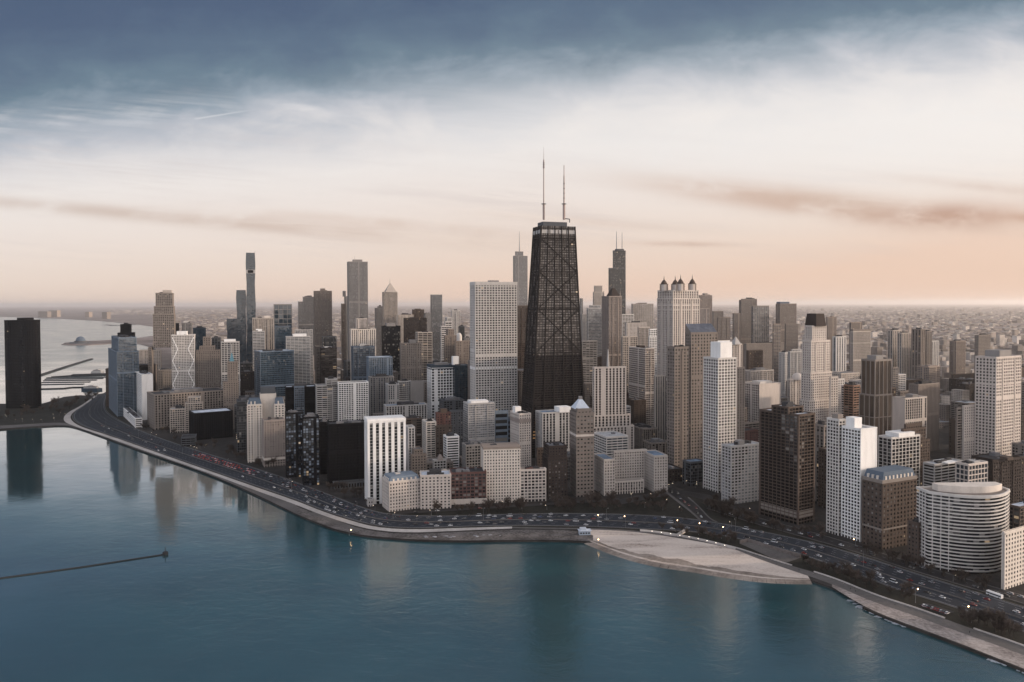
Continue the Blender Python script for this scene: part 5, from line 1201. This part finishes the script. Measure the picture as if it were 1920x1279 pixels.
for y, x, px_, py_ in cells:
    if nfill >= 285: break
    if py_ > front_y(px_) - 16: continue
    if px_ < 470 and py_ < 745: continue
    c = Vector((x + rng.uniform(-9, 9), y + rng.uniform(-9, 9), 0))
    if rng.random() < (.10 if y < 1900 else .45): continue
    hw, hd = rng.uniform(10, 23), rng.uniform(10, 22)
    if not gap_ok(c, max(hw, hd) * 1.05): continue
    if px_ > 1380 and y > 900: H = rng.choice((8, 11, 14, 18, 24, 30, 45))
    elif px_ > 1380: H = rng.choice((9, 12, 15, 18))
    else: H = rng.choice((12, 16, 20, 26, 34))
    lim = 640.0
    for q in FOOT[:NAMED]:
        if q[0].y > c.y + 5:
            qx, qy = proj(Vector((q[0].x, q[0].y, q[4]))); hwp = q[1] / q[0].y * FOC
            if abs(qx - px_) < hwp + hw / c.y * FOC: lim = max(lim, qy + (75 if c.y > 1100 else 120))
    yr = lim + rng.uniform(0, 50); H = max(H, min(150 if px_ < 1100 else 95, 225 - (yr - 571) * c.y / FOC))
    if 1700 < px_ < 1800 and 780 < py_ < 880: continue     # the dark park
    wts = (0, 0, 1, 1, 2, 3, 4, 5, 6, 6, 7, 8) if px_ > 1100 else (1, 2, 3, 4, 6, 6, 9, 9, 9, 0)
    filler(c, hw, hd, H * rng.uniform(.85, 1.15), YAW + (radians(6) if px_ > 1300 else 0), rng.choice(wts)); nfill += 1
lastY = y

# ------------------------------------------------------------------ the far city: countless roofs out to the horizon
def windowed(key):
    c = PAL[key]; m, nt, b = new_mat('windowed_' + key); uv = nt.nodes.new('ShaderNodeUVMap').outputs[0]
    fr = nt.nodes.new('ShaderNodeVectorMath'); fr.operation = 'FRACTION'; nt.links.new(uv, fr.inputs[0]); sp = nt.nodes.new('ShaderNodeSeparateXYZ'); nt.links.new(fr.outputs[0], sp.inputs[0])
    fx, fy = N(nt, sp.outputs[0]), N(nt, sp.outputs[1]); w_ = fx._m('GREATER_THAN', .28) * fx._m('LESS_THAN', .72) * fy._m('GREATER_THAN', .25) * fy._m('LESS_THAN', .70)
    k = noise(nt, geo_pos(nt), .01, 3, .6); col = ramp(nt, k, [(.35, tuple(x * .6 for x in c)), (.5, c), (.62, tuple(min(.8, x * 1.5) for x in c))])
    nt.links.new(mixc(nt, w_ * .85, col, (.02, .02, .022)), b.inputs['Base Color']); b.inputs['Roughness'].default_value = .8; return m
def sprawl():
    rng = random.Random(5); mb = MB(); col = 0
    def blk(x, y, hw, hd, H, mi, yaw=YAW):
        s = Vector((-sin(yaw), cos(yaw), 0)); w = Vector((cos(yaw), sin(yaw), 0)); c = Vector((x, y, 0))
        P = [c + w * hw * i + s * hd * j for i, j in ((-1, -1), (1, -1), (1, 1), (-1, 1))]
        # three visible walls and the roof
        for e in range(4):
            a, b_ = P[e], P[(e + 1) % 4]; L_ = round((b_ - a).length / 4.2); mb.quad((a.x, a.y, 0), (b_.x, b_.y, 0), (b_.x, b_.y, H), (a.x, a.y, H), mi, ((0, 0), (L_, 0), (L_, round(H / 3.4)), (0, round(H / 3.4))))
        mb.poly([(p.x, p.y, H) for p in P], 5 if rng.random() < (.14 if y < 5000 else .05) else (6 if rng.random() < .5 else mi))
    n = 0
    while n < 21000:
        t = rng.random(); px_ = rng.uniform(-20, 1940)
        y = 1450 * (28 ** (t ** 1.35))         # 1.5 km .. 30 km, thinning with distance
        x = (px_ - 960) / FOC * y; n += 1
        pp = proj(Vector((x, y, 0)))
        if pp[0] < 300 and pp[1] > 590: continue
        if pp[0] < 470 and pp[1] > 650: continue
        if pp[1] > front_y(pp[0]) - 20: continue
        if y < 3600 and not gap_ok(Vector((x, y, 0)), 16): continue
        k = 1 + y / 9000
        big = rng.random() < (.20 if y < 4200 else .05)
        H = rng.uniform(6, 13) if not big else rng.uniform(18, 42)
        if big and rng.random() < .12: H *= 1.7
        gx = round((x * c18 + y * s18) / 55) * 55; gy = round((-x * s18 + y * c18) / 110) * 110 + rng.uniform(-34, 34)
        x2, y2 = gx * c18 - gy * s18 + rng.uniform(-12, 12), gx * s18 + gy * c18 + rng.uniform(-5, 5)
        if y < 9000: x, y = x2, y2
        hw, hd = rng.uniform(6, 15) * k, rng.uniform(5, 12) * k
        if big and H < 25: hw *= 1.8; hd *= 1.8
        blk(x, y, hw, hd, H, rng.choice((0, 0, 1, 2, 2, 3, 4)), YAW + rng.choice((0, 0, .02)))
    mats = [windowed('tan'), windowed('greige'), windowed('beige'), windowed('umber'), windowed('lime'), flat_roof('rooflt'), flat_roof('rooftan')]
    tag(mb.build('distant_city', mats), 'countless low roofs and blocks of the far city fading to the horizon', 'city', kind='stuff')
sprawl()
# a few far landmarks of the shore beyond the water
for x0, x1, yt, yb, lb in ((76, 92, 584, 595, 'left of two far slab blocks on the shore beyond the lake'), (95, 110, 582, 594.5, 'pale wider one of two far slab blocks on the shore beyond the lake'), (163, 170, 585, 595, 'small far block on the shore right of the pale slab'), (195, 204, 585, 598, 'far block on the shore nearest the tall beige tower')):
    g0, g1 = ground(x0, yb), ground(x1, yb); H = at_depth(x0, yt, g0.y).z; mb = MB(); c = (g0 + g1) / 2; c.z = 0
    mb.box(c, Vector((1, 0, 0)), Vector((0, 1, 0)), (g1.x - g0.x) / 2 * .95, 60, 0, H); tag(mb.build('far_block', wall('tan' if 'pale' in lb else 'umber')), lb, 'building')

# planetarium dome on the point
g = ground(151, 643.5); g.z = 0; root = empty('planetarium', 'small dark dome building on the point of land across the lake', 'planetarium'); root.location = g
mb = MB(); mb.tube(g, g + Vector((0, 0, 14)), 34, 34, 12); mb.build('drum', wall('dkgrey'), root)
mb = MB(); mb.dome(g + Vector((0, 0, 14)), 26, 26, 16, 6); mb.build('dome', wall('slate'), root)
mb = MB(); mb.tube(g, g + Vector((0, 0, 6)), 62, 56, 12); mb.build('terrace', wall('dkgrey'), root)
for o in root.children: o.matrix_parent_inverse = Matrix.Translation(-g)
# harbour ship
def boat(px0, px1, py, label, hcol):
    a, b_ = ground(px0, py, -1.8), ground(px1, py, -1.8); L = (b_ - a).length; d = (b_ - a).normalized(); q = Vector((-d.y, d.x, 0)); c = (a + b_) / 2
    root = empty('moored_ship', label, 'ship'); root.location = c
    hb = MB(); W_ = L * .14; z0 = -1.8
    P = [c - d * L * .5 - q * W_ * .8, c + d * L * .3 - q * W_, c + d * L * .5, c + d * L * .3 + q * W_, c - d * L * .5 + q * W_ * .8]
    hb.prism([Vector((p.x, p.y, 0)) for p in P], z0 - .5, z0 + L * .06 + 2); hb.build('hull', wall(hcol), root)
    z = z0 + L * .06 + 2
    for k, (l, w_, h) in enumerate(((.34, .75, 2.6), (.27, .6, 2.6), (.12, .4, 2.6))):
        m_ = MB(); m_.box(c - d * L * .06, d, q, L * l, W_ * w_, z, z + h); z += h; m_.build('deck', wall('ltgrey' if k != 1 else 'grey'), root)
    for o in root.children: o.matrix_parent_inverse = Matrix.Translation(-c)
boat(155, 192, 731.5, 'grey multi-deck ship moored at the quay left of the blue glass tower', 'navy')
boat(172, 196, 699, 'small pale ship beyond the harbour arm', 'ltgrey')

# ------------------------------------------------------------------ vehicles
def car_mesh(name, body_m, tail=False, van=False):
    mb = MB(); L, Wd = (4.6, 1.85) if not van else (6.2, 2.1); h0, h1 = (.85, 1.45) if not van else (1.1, 2.4)
    def sec(x, w, z0, z1): return [Vector((x, -w / 2, z0)), Vector((x, w / 2, z0)), Vector((x, w / 2 * .94, z1)), Vector((x, -w / 2 * .94, z1))]
    xs = [(-L / 2, Wd * .9, .35, h0 * .9), (-L / 2 + .25, Wd, .28, h0), (L / 2 - 1.0, Wd, .28, h0), (L / 2 - .1, Wd * .92, .32, h0 * .78), (L / 2, Wd * .85, .38, h0 * .66)]
    S_ = [sec(*q) for q in xs]
    for a, b_ in zip(S_, S_[1:]):
        for k in range(4): j = (k + 1) % 4; mb.quad(a[k], a[j], b_[j], b_[k], 0)
    mb.poly(S_[0][::-1], 0); mb.poly(S_[-1], 0)
    cx0, cx1 = (-L / 2 + .35, L * .18) if not van else (-L / 2 + .1, L * .34)
    lo = [Vector((cx0, -Wd / 2 * .92, h0)), Vector((cx1 + .5, -Wd / 2 * .92, h0)), Vector((cx1 + .5, Wd / 2 * .92, h0)), Vector((cx0, Wd / 2 * .92, h0))]
    hi_ = [Vector((cx0 + .35, -Wd / 2 * .78, h1)), Vector((cx1 - .2, -Wd / 2 * .78, h1)), Vector((cx1 - .2, Wd / 2 * .78, h1)), Vector((cx0 + .35, Wd / 2 * .78, h1))]
    for k in range(4): j = (k + 1) % 4; mb.quad(lo[k], lo[j], hi_[j], hi_[k], 1)
    mb.poly(hi_, 0)
    for wx in (-L * .31, L * .31):
        for sy in (-1, 1): mb.tube(Vector((wx, sy * Wd * .42, .33)), Vector((wx, sy * Wd * .51, .33)), .34, .34, 10, 2)
    for sy in (-1, 1):
        y0 = sy * Wd * .32; mb.quad((-L / 2 - .02, y0 - .3, .5), (-L / 2 - .02, y0 + .3, .5), (-L / 2 - .02, y0 + .3, .82), (-L / 2 - .02, y0 - .3, .82), 3)
        mb.quad((L / 2 + .02, y0 - .18, .45), (L / 2 + .02, y0 + .18, .45), (L / 2 + .02, y0 + .18, .6), (L / 2 + .02, y0 - .18, .6), 4)
    return mb.mesh(name, [body_m, flat('car_glass', (.015, .017, .02), .08, spec=.6), flat('tyre', (.02, .02, .02), .9), flat('tail_lamp' + ('_on' if tail else ''), (.3, .02, .01), .5, (1, .08, .04), 1.0 if tail else 0.0), flat('head_lamp', (.7, .7, .65), .3, (1, .93, .8), 1.2)])
CARM = {}
PAINT = {'white': (.62, .63, .65), 'silver': (.30, .31, .33), 'black': (.015, .015, .018), 'grey': (.09, .095, .10), 'red': (.22, .03, .03), 'blue': (.03, .06, .14)}
def car(color, p, d, tail, label, group, van=False):
    k = (color, tail, van)
    if k not in CARM: CARM[k] = car_mesh('car', flat('paint_' + color, PAINT[color], .25, spec=.6), tail, van)
    o = bpy.data.objects.new('van' if van else 'car', CARM[k]); COL.objects.link(o)
    o.location = p; o.rotation_euler = (0, 0, atan2(d.y, d.x)); tag(o, label, 'van' if van else 'car', group)
def pick(rng): return rng.choice(('white', 'white', 'white', 'silver', 'silver', 'black', 'black', 'grey', 'grey', 'red', 'blue'))
rng = random.Random(21)
def f_of(rb, px_):  # fraction along a ribbon at an image column
    best = min(range(401), key=lambda i: abs(proj(rb.at(i / 400, .5))[0] - px_) + (1000 if i < 400 * .06 else 0)); return best / 400
SEG = [(200, 355, 'on the road past the long tan block', .05, 22), (466, 640, 'on the road before the black glass slabs', .30, 44), (640, 790, 'on the road bend by the finned white tower', .30, 26), (790, 1110, 'on the road before the lakefront apartment row', .34, 46), (1110, 1330, 'on the road beside the beach head', .3, 22), (1330, 1560, 'on the road between the beach and the balconied tower', .2, 20), (1560, 1760, 'on the road below the white twin slabs', .2, 20), (1760, 1930, 'on the road at the right edge of the view', .2, 12)]
used = []
def clear(p, r=6.5):
    for q in used:
        if (q - p).length < r: return False
    used.append(p); return True
for x0, x1, where, lo_, cnt in SEG:
    f0, f1 = f_of(road, x0), f_of(road, x1); made = 0; tries = 0
    while made < cnt and tries < 900:
        tries += 1
        f = rng.uniform(f0, f1); lane = rng.choice((.09, .24, .36, .56, .68, .80, .91)); p = road.at(f, lane, .13)
        if not clear(p): continue
        d = (road.at(min(1, f + .004), lane) - road.at(max(0, f - .004), lane)).normalized()
        if lane > .46: d = -d
        cl = pick(rng); v_ = rng.random() < .07
        car('white' if v_ else cl, p, d, False, '%s %s %s, %s lanes' % ('white' if v_ else cl, 'van' if v_ else 'car', where, 'lakeside' if lane < .46 else 'city-side'), '%s %s %s, %s' % ('white' if v_ else cl, 'vans' if v_ else 'cars', where, 'lakeside' if lane < .46 else 'city-side'), v_); made += 1
# the jam with its brake lights on
f0, f1 = f_of(road, 357), f_of(road, 470); made = 0
L0 = sum((road.at(f0 + (f1 - f0) * i / 20, .5) - road.at(f0 + (f1 - f0) * (i + 1) / 20, .5)).length for i in range(20))
nrow = int(L0 / 8.2)
for i in range(nrow):
    for lane in (.56, .68, .80):
        if rng.random() < .3: continue
        f = f0 + (f1 - f0) * (i + rng.uniform(-.15, .15)) / nrow; p = road.at(f, lane, .13)
        if not clear(p, 5): continue
        d = (road.at(min(1, f + .004), lane) - road.at(max(0, f - .004), lane)).normalized()
        cl = pick(rng); car(cl, p, -d, True, '%s car queuing with glowing red brake lights near the left bend' % cl, '%s cars in the red-lit traffic jam' % cl)
for i in range(26):
    f = rng.uniform(.05, .97); t_ = rng.choice((.27, .73)); p = inner.at(f, t_, .13)
    if not clear(p): continue
    d = (inner.at(min(1, f + .01), t_) - inner.at(max(0, f - .01), t_)).normalized(); cl = pick(rng)
    car(cl, p, d if t_ < .5 else -d, False, '%s car on the narrow inner road along the apartment fronts' % cl, '%s cars on the inner road' % cl)
for i in range(9):
    f = .08 + i * .1; t_ = rng.choice((.3, .7)); p = slip.at(f, t_, .15); d = (slip.at(f + .01, t_) - slip.at(f, t_)).normalized(); cl = pick(rng)
    if clear(p): car(cl, p, d, False, '%s car on the slip road climbing into the city' % cl, '%s cars on the slip road' % cl)
for i in range(9):
    f = .1 + i * .09; p = sq.at(f, .3, .13); d = (sq.at(f + .01, .3) - sq.at(f, .3)).normalized(); cl = pick(rng)
    if clear(p): car(cl, p, d, False, '%s car parked on the street before the lakefront apartment row' % cl, '%s cars parked before the lakefront row' % cl)
# parked row in the small lakeside lot at the right
A, Bq = ground(1733, 1137), ground(1776, 1151)
for i in range(9):
    p = A.lerp(Bq, i / 8); p.z = .24; d = (Bq - A).normalized(); dd = Vector((-d.y, d.x, 0)); cl = pick(rng)
    car(cl, p, dd, False, '%s car parked in the little lot beside the lakefront path' % cl, '%s cars in the little lot' % cl)
sheet('parking_lot', px_poly([(1722, 1134), (1738, 1131), (1790, 1148), (1770, 1154)], .22), ASPH2)
# white bus standing at the kerb at the right
g0, g1 = ground(1851, 1114), ground(1879, 1124); c = (g0 + g1) / 2; c.z = .14; d = (g1 - g0).normalized(); q = Vector((-d.y, d.x, 0)); L = (g1 - g0).length
root = empty('bus', 'long white bus at the kerb of the inner road, far right', 'bus'); root.location = c
mb = MB(); mb.box(c, d, q, L / 2, 1.3, .5, 3.3); mb.build('body', flat('bus_white', (.7, .7, .7), .4), root)
mb = MB(); mb.box(c, d, q, L / 2 * .97, 1.33, 1.6, 2.5); mb.build('window_band', flat('car_glass', (.015, .017, .02), .08), root)
for fx in (-.33, .33):
    for sy in (-1, 1):
        mb = MB(); p = c + d * L * fx + q * sy * 1.05; p.z = .6; mb.tube(p, p + q * sy * .3, .48, .48, 10); mb.build('wheel', flat('tyre', (.02, .02, .02), .9), root)
for o in root.children: o.matrix_parent_inverse = Matrix.Translation(-c)

# ------------------------------------------------------------------ street lamps
def lamp_meshes(h, lit):
    a = MB(); a.tube(Vector((0, 0, 0)), Vector((0, 0, h)), .16, .09, 8); a.tube(Vector((0, 0, 0)), Vector((0, 0, 1.0)), .3, .2, 8); pole = a.mesh('pole', [flat('pole_metal', (.16, .16, .16), .5)])
    a = MB(); a.tube(Vector((0, 0, h - .1)), Vector((1.9, 0, h + .35)), .07, .06, 6); arm = a.mesh('arm', [MATS['pole_metal']])
    a = MB(); r = .42 if lit != 'city' else .22
    a.dome(Vector((1.9, 0, h + .2)), r, r, 10, 4); a.dome(Vector((1.9, 0, h + .2)), r, -r, 10, 4)
    m = {'warm': flat('lamp_warm', (.9, .7, .4), .5, (1, .62, .30), 18.0), 'city': flat('lamp_city', (.9, .8, .7), .5, (1, .80, .58), 5.0), 'off': flat('lamp_off', (.3, .3, .3), .4)}[lit]
    return pole, arm, a.mesh('lamp_head', [m])
LM = {}
def lamp(px_, py_, lit, label, group, h=11.0, yaw=0.0, cat='street lamp'):
    if (h, lit) not in LM: LM[(h, lit)] = lamp_meshes(h, lit)
    g = ground(px_, py_, h) if lit != 'off' else ground(px_, py_, 0)
    root = empty('street_lamp', label, cat, group); root.location = (g.x - 1.9 * cos(yaw), g.y - 1.9 * sin(yaw), .1); root.rotation_euler = (0, 0, yaw)
    for me, nm_ in zip(LM[(h, lit)], ('pole', 'arm', 'lamp_head')):
        o = bpy.data.objects.new(nm_, me); COL.objects.link(o); o.parent = root
for (x, y, lb) in ((1121.5, 966, 'glowing street lamp nearest the blue-grey beach hut'), (1171, 968.5, 'glowing street lamp before the low colonnaded hotel hall'), (1270, 976, 'glowing street lamp left of where the slip road meets the lakefront road'), (1311.5, 981.5, 'glowing street lamp at the mouth of the slip road'), (1356, 989, 'glowing street lamp right of the slip road mouth'),
                   (1721, 1105, 'glowing street lamp above the small lakeside lot'), (1816, 1138, 'rightmost glowing street lamp on the lakefront road'), (1601, 1012, 'glowing lamp at the foot of the right white twin slab'), (1122, 1012, 'glowing lamp at the water edge by the beach hut'), (658, 994, 'single glowing lamp on the seawall below the road bend')):
    lamp(x, y, 'warm', lb, 'lit orange street lamps', yaw=random.uniform(0, 6), h=11.0 if y not in (1012, 994) else 5.0)
CITYL = [(284, 811), (293, 815), (340, 830), (358, 836), (364, 838), (369, 840), (386, 834), (1256, 887), (1273, 894), (1287, 902), (1306, 904), (1220, 926), (1225, 935), (1250, 937), (1209, 943), (1240, 948), (1274, 951), (1406, 954), (1306, 908), (1261, 907), (1254, 909), (1400, 968), (1368, 979), (1453, 961), (1458, 962), (1792, 1079), (1185, 925), (1183, 927), (1118, 930), (1023, 948), (979, 947), (942, 941), (740, 962), (782, 968), (806, 957), (700, 948), (588, 899), (548, 903)]
for i, (x, y) in enumerate(CITYL):
    w_ = 'below the long tan block' if x < 400 else ('at the foot of the black glass slabs' if x < 640 else ('along the lakefront apartment row' if x < 1150 else ('in the dark park before the limestone hotel' if x < 1330 else 'among the trees by the balconied tower')))
    lamp(x, y, 'city', 'small white-lit lamp ' + w_, 'small white lamps ' + w_, h=5.0, yaw=i)
for i, (x, y) in enumerate([(10, 778), (12, 781), (42, 786), (61, 787), (77, 787), (100, 777), (113, 774), (122, 776), (29, 787), (101, 784)]):
    lamp(x, y, 'city', 'small warm park lamp on the left peninsula', 'park lamps on the left peninsula', h=5.0, yaw=i)
rng = random.Random(3)
for i in range(44):     # the street canyon between the tan block and the cream mansard tower
    y = 690 + 135 * (i / 44); x = 458.5 - (y - 690) * .085 + rng.choice((-3.2, 3.0)) * (y - 560) / 200 + rng.uniform(-.6, .6)
    lamp(x, y, 'city', 'tiny warm lamp lining the street canyon beside the cream mansard tower', 'lamps of the street canyon', h=5.0, yaw=i)
for i, f in enumerate((.06, .14, .2, .27, .36, .45, .52, .60, .67, .74, .80, .86, .92)):
    p = road.at(f, .455); q = proj(p)
    lamp(q[0], q[1], 'off', 'tall unlit lamp post on the median of the lakefront road', 'unlit median lamp posts', h=13.0, yaw=i * 1.3)
# beach hut and beach boardwalk with tiny lights
g = ground(1096, 1002); g.z = 0; root = empty('beach_hut', 'small blue-grey hut at the left end of the sand', 'beach hut'); root.location = g
w = Vector((cos(.1), sin(.1), 0)); s = Vector((-sin(.1), cos(.1), 0))
mb = MB(); mb.box(g, w, s, 5.5, 3, 0, 4.2); mb.build('wall', flat('hut_wall', (.32, .38, .46), .6), root)
mb = MB(); mb.box(g + w * -1.5, w, s, 3, 2.4, 4.2, 6.6); mb.build('upper_deck', flat('hut_upper', (.45, .50, .57), .6), root)
mb = MB(); mb.box(g, w, s, 6.3, 3.7, 4.2, 4.45); mb.build('roof', flat_roof('snow'), root)
for k in range(4):
    mb = MB(); mb.box(g + w * (-4 + k * 2.6) - s * 3.02, w, s, .8, .05, 1.3, 2.7); mb.build('window', flat('car_glass', (.02, .02, .02), .1), root)
for o in root.children: o.matrix_parent_inverse = Matrix.Translation(-g)
bwk = Ribbon([(1200, 994), (1230, 996.5), (1290, 1006), (1340, 1017), (1380, 1028)], [(1200, 996.5), (1230, 999), (1290, 1008.5), (1340, 1020), (1379, 1031)], 24)
root = empty('boardwalk', 'raised pale boardwalk with small lights along the top of the beach', 'boardwalk'); mb = MB(); bwk.strip(mb, 0, 1, .9); bwk.strip(mb, -.35, -.2, .5); 
for i in range(24):
    a, b_ = bwk.at(i / 24, 0, .9), bwk.at((i + 1) / 24, 0, .9); mb.quad(a - Vector((0, 0, .9)), b_ - Vector((0, 0, .9)), b_, a)
mb.build('deck', CONC, root)
for k in range(9):
    p = bwk.at(.12 + k * .095, .3, .9); mb = MB(); mb.dome(p, .28, .28, 8, 3); mb.build('deck_light', flat('deck_light', (.9, .8, .7), .5, (1, .85, .7), 8.0), root)
# footbridge ramp structure by the beach
mb = MB(); a, b_ = ground(1272, 1004), ground(1285, 996); d = (b_ - a).normalized(); q = Vector((-d.y, d.x, 0)) * 2
mb.prism([Vector((p.x, p.y, 0)) for p in (a - q, b_ - q, b_ + q, a + q)], 0, 1.4); tag(mb.build('access_stair', CONC), 'small pale access stair between the road and the boardwalk', 'stair')

# ------------------------------------------------------------------ people
def person_mesh(c0, c1):
    mb = MB(); V_ = Vector
    rings = [(0, .0, .10, .0), (.05, 0, .11, 0), (.45, .0, .15, 0), (.85, 0, .19, 0), (1.05, 0, .16, 0), (1.38, 0, .22, 0), (1.48, 0, .12, 0), (1.53, 0, .06, 0), (1.60, 0, .10, 0), (1.70, 0, .11, 0), (1.78, 0, .05, 0)]
    pr = None
    for z, x, r, _ in rings:
        cur = [V_((x + cos(k * pi / 4) * r, sin(k * pi / 4) * r * .65, z)) for k in range(8)]
        if pr:
            for k in range(8): j = (k + 1) % 8; mb.quad(pr[k], pr[j], cur[j], cur[k], 0 if z > .9 else 1)
        pr = cur
    for sx_ in (-1, 1): mb.tube(V_((sx_ * .22, 0, 1.38)), V_((sx_ * .30, .03, .80)), .055, .04, 6, 0)
    return mb.mesh('person', [flat('coat' + str(c0), c0, .9), flat('trousers', c1, .9)])
PM = [person_mesh((.03, .03, .035), (.02, .02, .03)), person_mesh((.25, .22, .2), (.03, .03, .04))]
rng = random.Random(9)
for i in range(18):
    f = rng.uniform(.32, .93); p = road_path.at(f, rng.uniform(.25, .75), .2); k = rng.random() < .25
    o = bpy.data.objects.new('person', PM[1 if k else 0]); COL.objects.link(o); o.location = p; o.rotation_euler = (0, 0, rng.uniform(0, 6))
    x_ = proj(p)[0]; w_ = 'beside the beach' if x_ < 1500 else ('along the seawall' if x_ < 1640 else 'above the stone apron')
    tag(o, 'tiny figure in a %s coat walking the lakefront path %s' % ('pale' if k else 'dark', w_), 'person', '%s-coated walkers %s' % ('pale' if k else 'dark', w_))

# ------------------------------------------------------------------ bare winter trees
def tree_meshes(seed, h, spread):
    rng = random.Random(seed); tr_, cr = MB(), MB(); top = Vector((0, 0, h * .42))
    tr_.tube(Vector((0, 0, -.2)), top, h * .028, h * .018, 6)
    for i in range(9):
        a = rng.uniform(0, 2 * pi); e = rng.uniform(.5, 1.25); st_ = Vector((0, 0, h * rng.uniform(.25, .45)))
        d = Vector((cos(a) * cos(e), sin(a) * cos(e), sin(e))); L = h * rng.uniform(.3, .52)
        p1 = st_ + d * L; tr_.tube(st_, p1, h * .012, h * .004, 5)
        for j in range(26):
            s0 = st_.lerp(p1, rng.uniform(.25, 1)); dd = (d + Vector((rng.gauss(0, .75), rng.gauss(0, .75), rng.gauss(.15, .5)))).normalized(); l = h * rng.uniform(.08, .24)
            e1 = s0 + dd * l; q = dd.orthogonal().normalized() * h * .0085; cr.quad(s0 - q, s0 + q, e1 + q * .4, e1 - q * .4)
            for _ in range(4):
                s1 = s0.lerp(e1, rng.uniform(.2, 1)); d3 = (dd + Vector((rng.gauss(0, .8), rng.gauss(0, .8), rng.gauss(.1, .6)))).normalized(); e2 = s1 + d3 * h * rng.uniform(.04, .12); q = d3.orthogonal().normalized() * h * .0085
                cr.quad(s1 - q, s1 + q, e2 + q * .3, e2 - q * .3)
    return tr_.mesh('trunk', [flat('bark', (.035, .028, .024), .95)]), cr.mesh('crown', [mottled('twigs', (.040, .031, .027), (.105, .082, .070), .3, 2, .95)])
TM = [tree_meshes(s_, h_, 1) for s_, h_ in ((1, 9), (2, 11), (3, 13), (4, 8), (5, 12))]
FM = []
TREG = [([(0, 768), (0, 788), (120, 776), (128, 762), (110, 752), (80, 764)], 22, 'on the left peninsula below the black rounded tower', 1.0), ([(100, 757), (130, 752), (170, 744), (190, 741), (188, 750), (150, 762), (128, 770)], 16, 'on the dark wooded knoll left of the blue glass tower', 1.1),
        ([(262, 803), (330, 828), (396, 850), (400, 842), (340, 818), (280, 800)], 18, 'before the long tan block', .8), ([(400, 835), (460, 850), (530, 880), (500, 882), (400, 850)], 16, 'beside the street canyon', .9), ([(600, 905), (690, 925), (690, 948), (620, 925)], 12, 'under the large black slab', .8),
        ([(745, 963), (960, 952), (1110, 943), (1240, 936), (1260, 950), (1290, 968), (1100, 960), (900, 963), (770, 966)], 63, 'in the park strip before the lakefront apartment row', .95), ([(1330, 940), (1425, 985), (1400, 988), (1345, 972), (1320, 952)], 38, 'right of the slip road', 1.0), ([(1425, 985), (1550, 1004), (1550, 1012), (1440, 996)], 12, 'at the foot of the balconied tower', .8),
        ([(1340, 1000), (1395, 1016), (1370, 1022), (1300, 1006), (1230, 995)], 18, 'between the beach boardwalk and the road', .7), ([(1490, 1045), (1640, 1097), (1710, 1118), (1715, 1134), (1640, 1110), (1500, 1060)], 30, 'on the lawn right of the beach', .8), ([(1790, 1150), (1920, 1195), (1920, 1208), (1800, 1168)], 24, 'on the lawn at the lower right', .9),
        ([(1560, 1008), (1640, 1034), (1740, 1070), (1880, 1108), (1880, 1115), (1740, 1078), (1640, 1044)], 30, 'along the apartment fronts at the right', .7)]
rng = random.Random(31); tn = 0
for P, cnt, where, sc in TREG:
    x0, x1, y0, y1 = min(p[0] for p in P), max(p[0] for p in P), min(p[1] for p in P), max(p[1] for p in P); made = 0; tries = 0
    while made < cnt and tries < 3000:
        tries += 1; x, y = rng.uniform(x0, x1), rng.uniform(y0, y1)
        if not inpoly(x, y, P): continue
        g = ground(x, y); g.z = .05; v_ = TM[rng.randrange(5)]; k = sc * rng.uniform(.95, 1.5)
        root = empty('bare_tree', 'leafless winter tree ' + where, 'tree', 'bare trees ' + where); root.location = g; root.scale = (k, k, k); root.rotation_euler = (0, 0, rng.uniform(0, 6))
        for me, nm_ in zip(v_, ('trunk', 'crown')):
            o = bpy.data.objects.new(nm_, me); COL.objects.link(o); o.parent = root
        made += 1; tn += 1
# small dark rooftop trees? none: the clump behind the white hotel is a tall brick chimney block
B(T_, 'small dark block wedged between the white hotel and the tall beige tower', (261, 263, 277), 690, 775, 'punch:black:dark', depth=16, plant=False)

# ------------------------------------------------------------------ haze
mb = MB(); x0, x1, y0, y1, z0, z1 = -175000, 175000, -3000, 198000, -7, 470
V8 = [(x0, y0, z0), (x1, y0, z0), (x1, y1, z0), (x0, y1, z0), (x0, y0, z1), (x1, y0, z1), (x1, y1, z1), (x0, y1, z1)]
me = bpy.data.meshes.new('haze'); me.from_pydata(V8, [], [(3, 2, 1, 0), (4, 5, 6, 7), (0, 1, 5, 4), (1, 2, 6, 5), (2, 3, 7, 6), (3, 0, 4, 7)])
m = bpy.data.materials.new('haze'); m.use_nodes = True; nt = m.node_tree; nt.nodes.clear()
pv = nt.nodes.new('ShaderNodeVolumePrincipled'); pv.inputs['Color'].default_value = (1.0, .96, .94, 1); pv.inputs['Density'].default_value = 1.9e-5; pv.inputs['Anisotropy'].default_value = .45
ou = nt.nodes.new('ShaderNodeOutputMaterial'); nt.links.new(pv.outputs[0], ou.inputs['Volume']); me.materials.append(m)
hz = bpy.data.objects.new('haze', me); COL.objects.link(hz); tag(hz, kind='stuff')
SC.cycles.volume_bounces = 1; SC.cycles.max_bounces = 5; SC.cycles.glossy_bounces = 3; SC.cycles.diffuse_bounces = 2; SC.cycles.transmission_bounces = 1
SC.cycles.use_denoising = True
SC.cycles.sample_clamp_indirect = 4.0
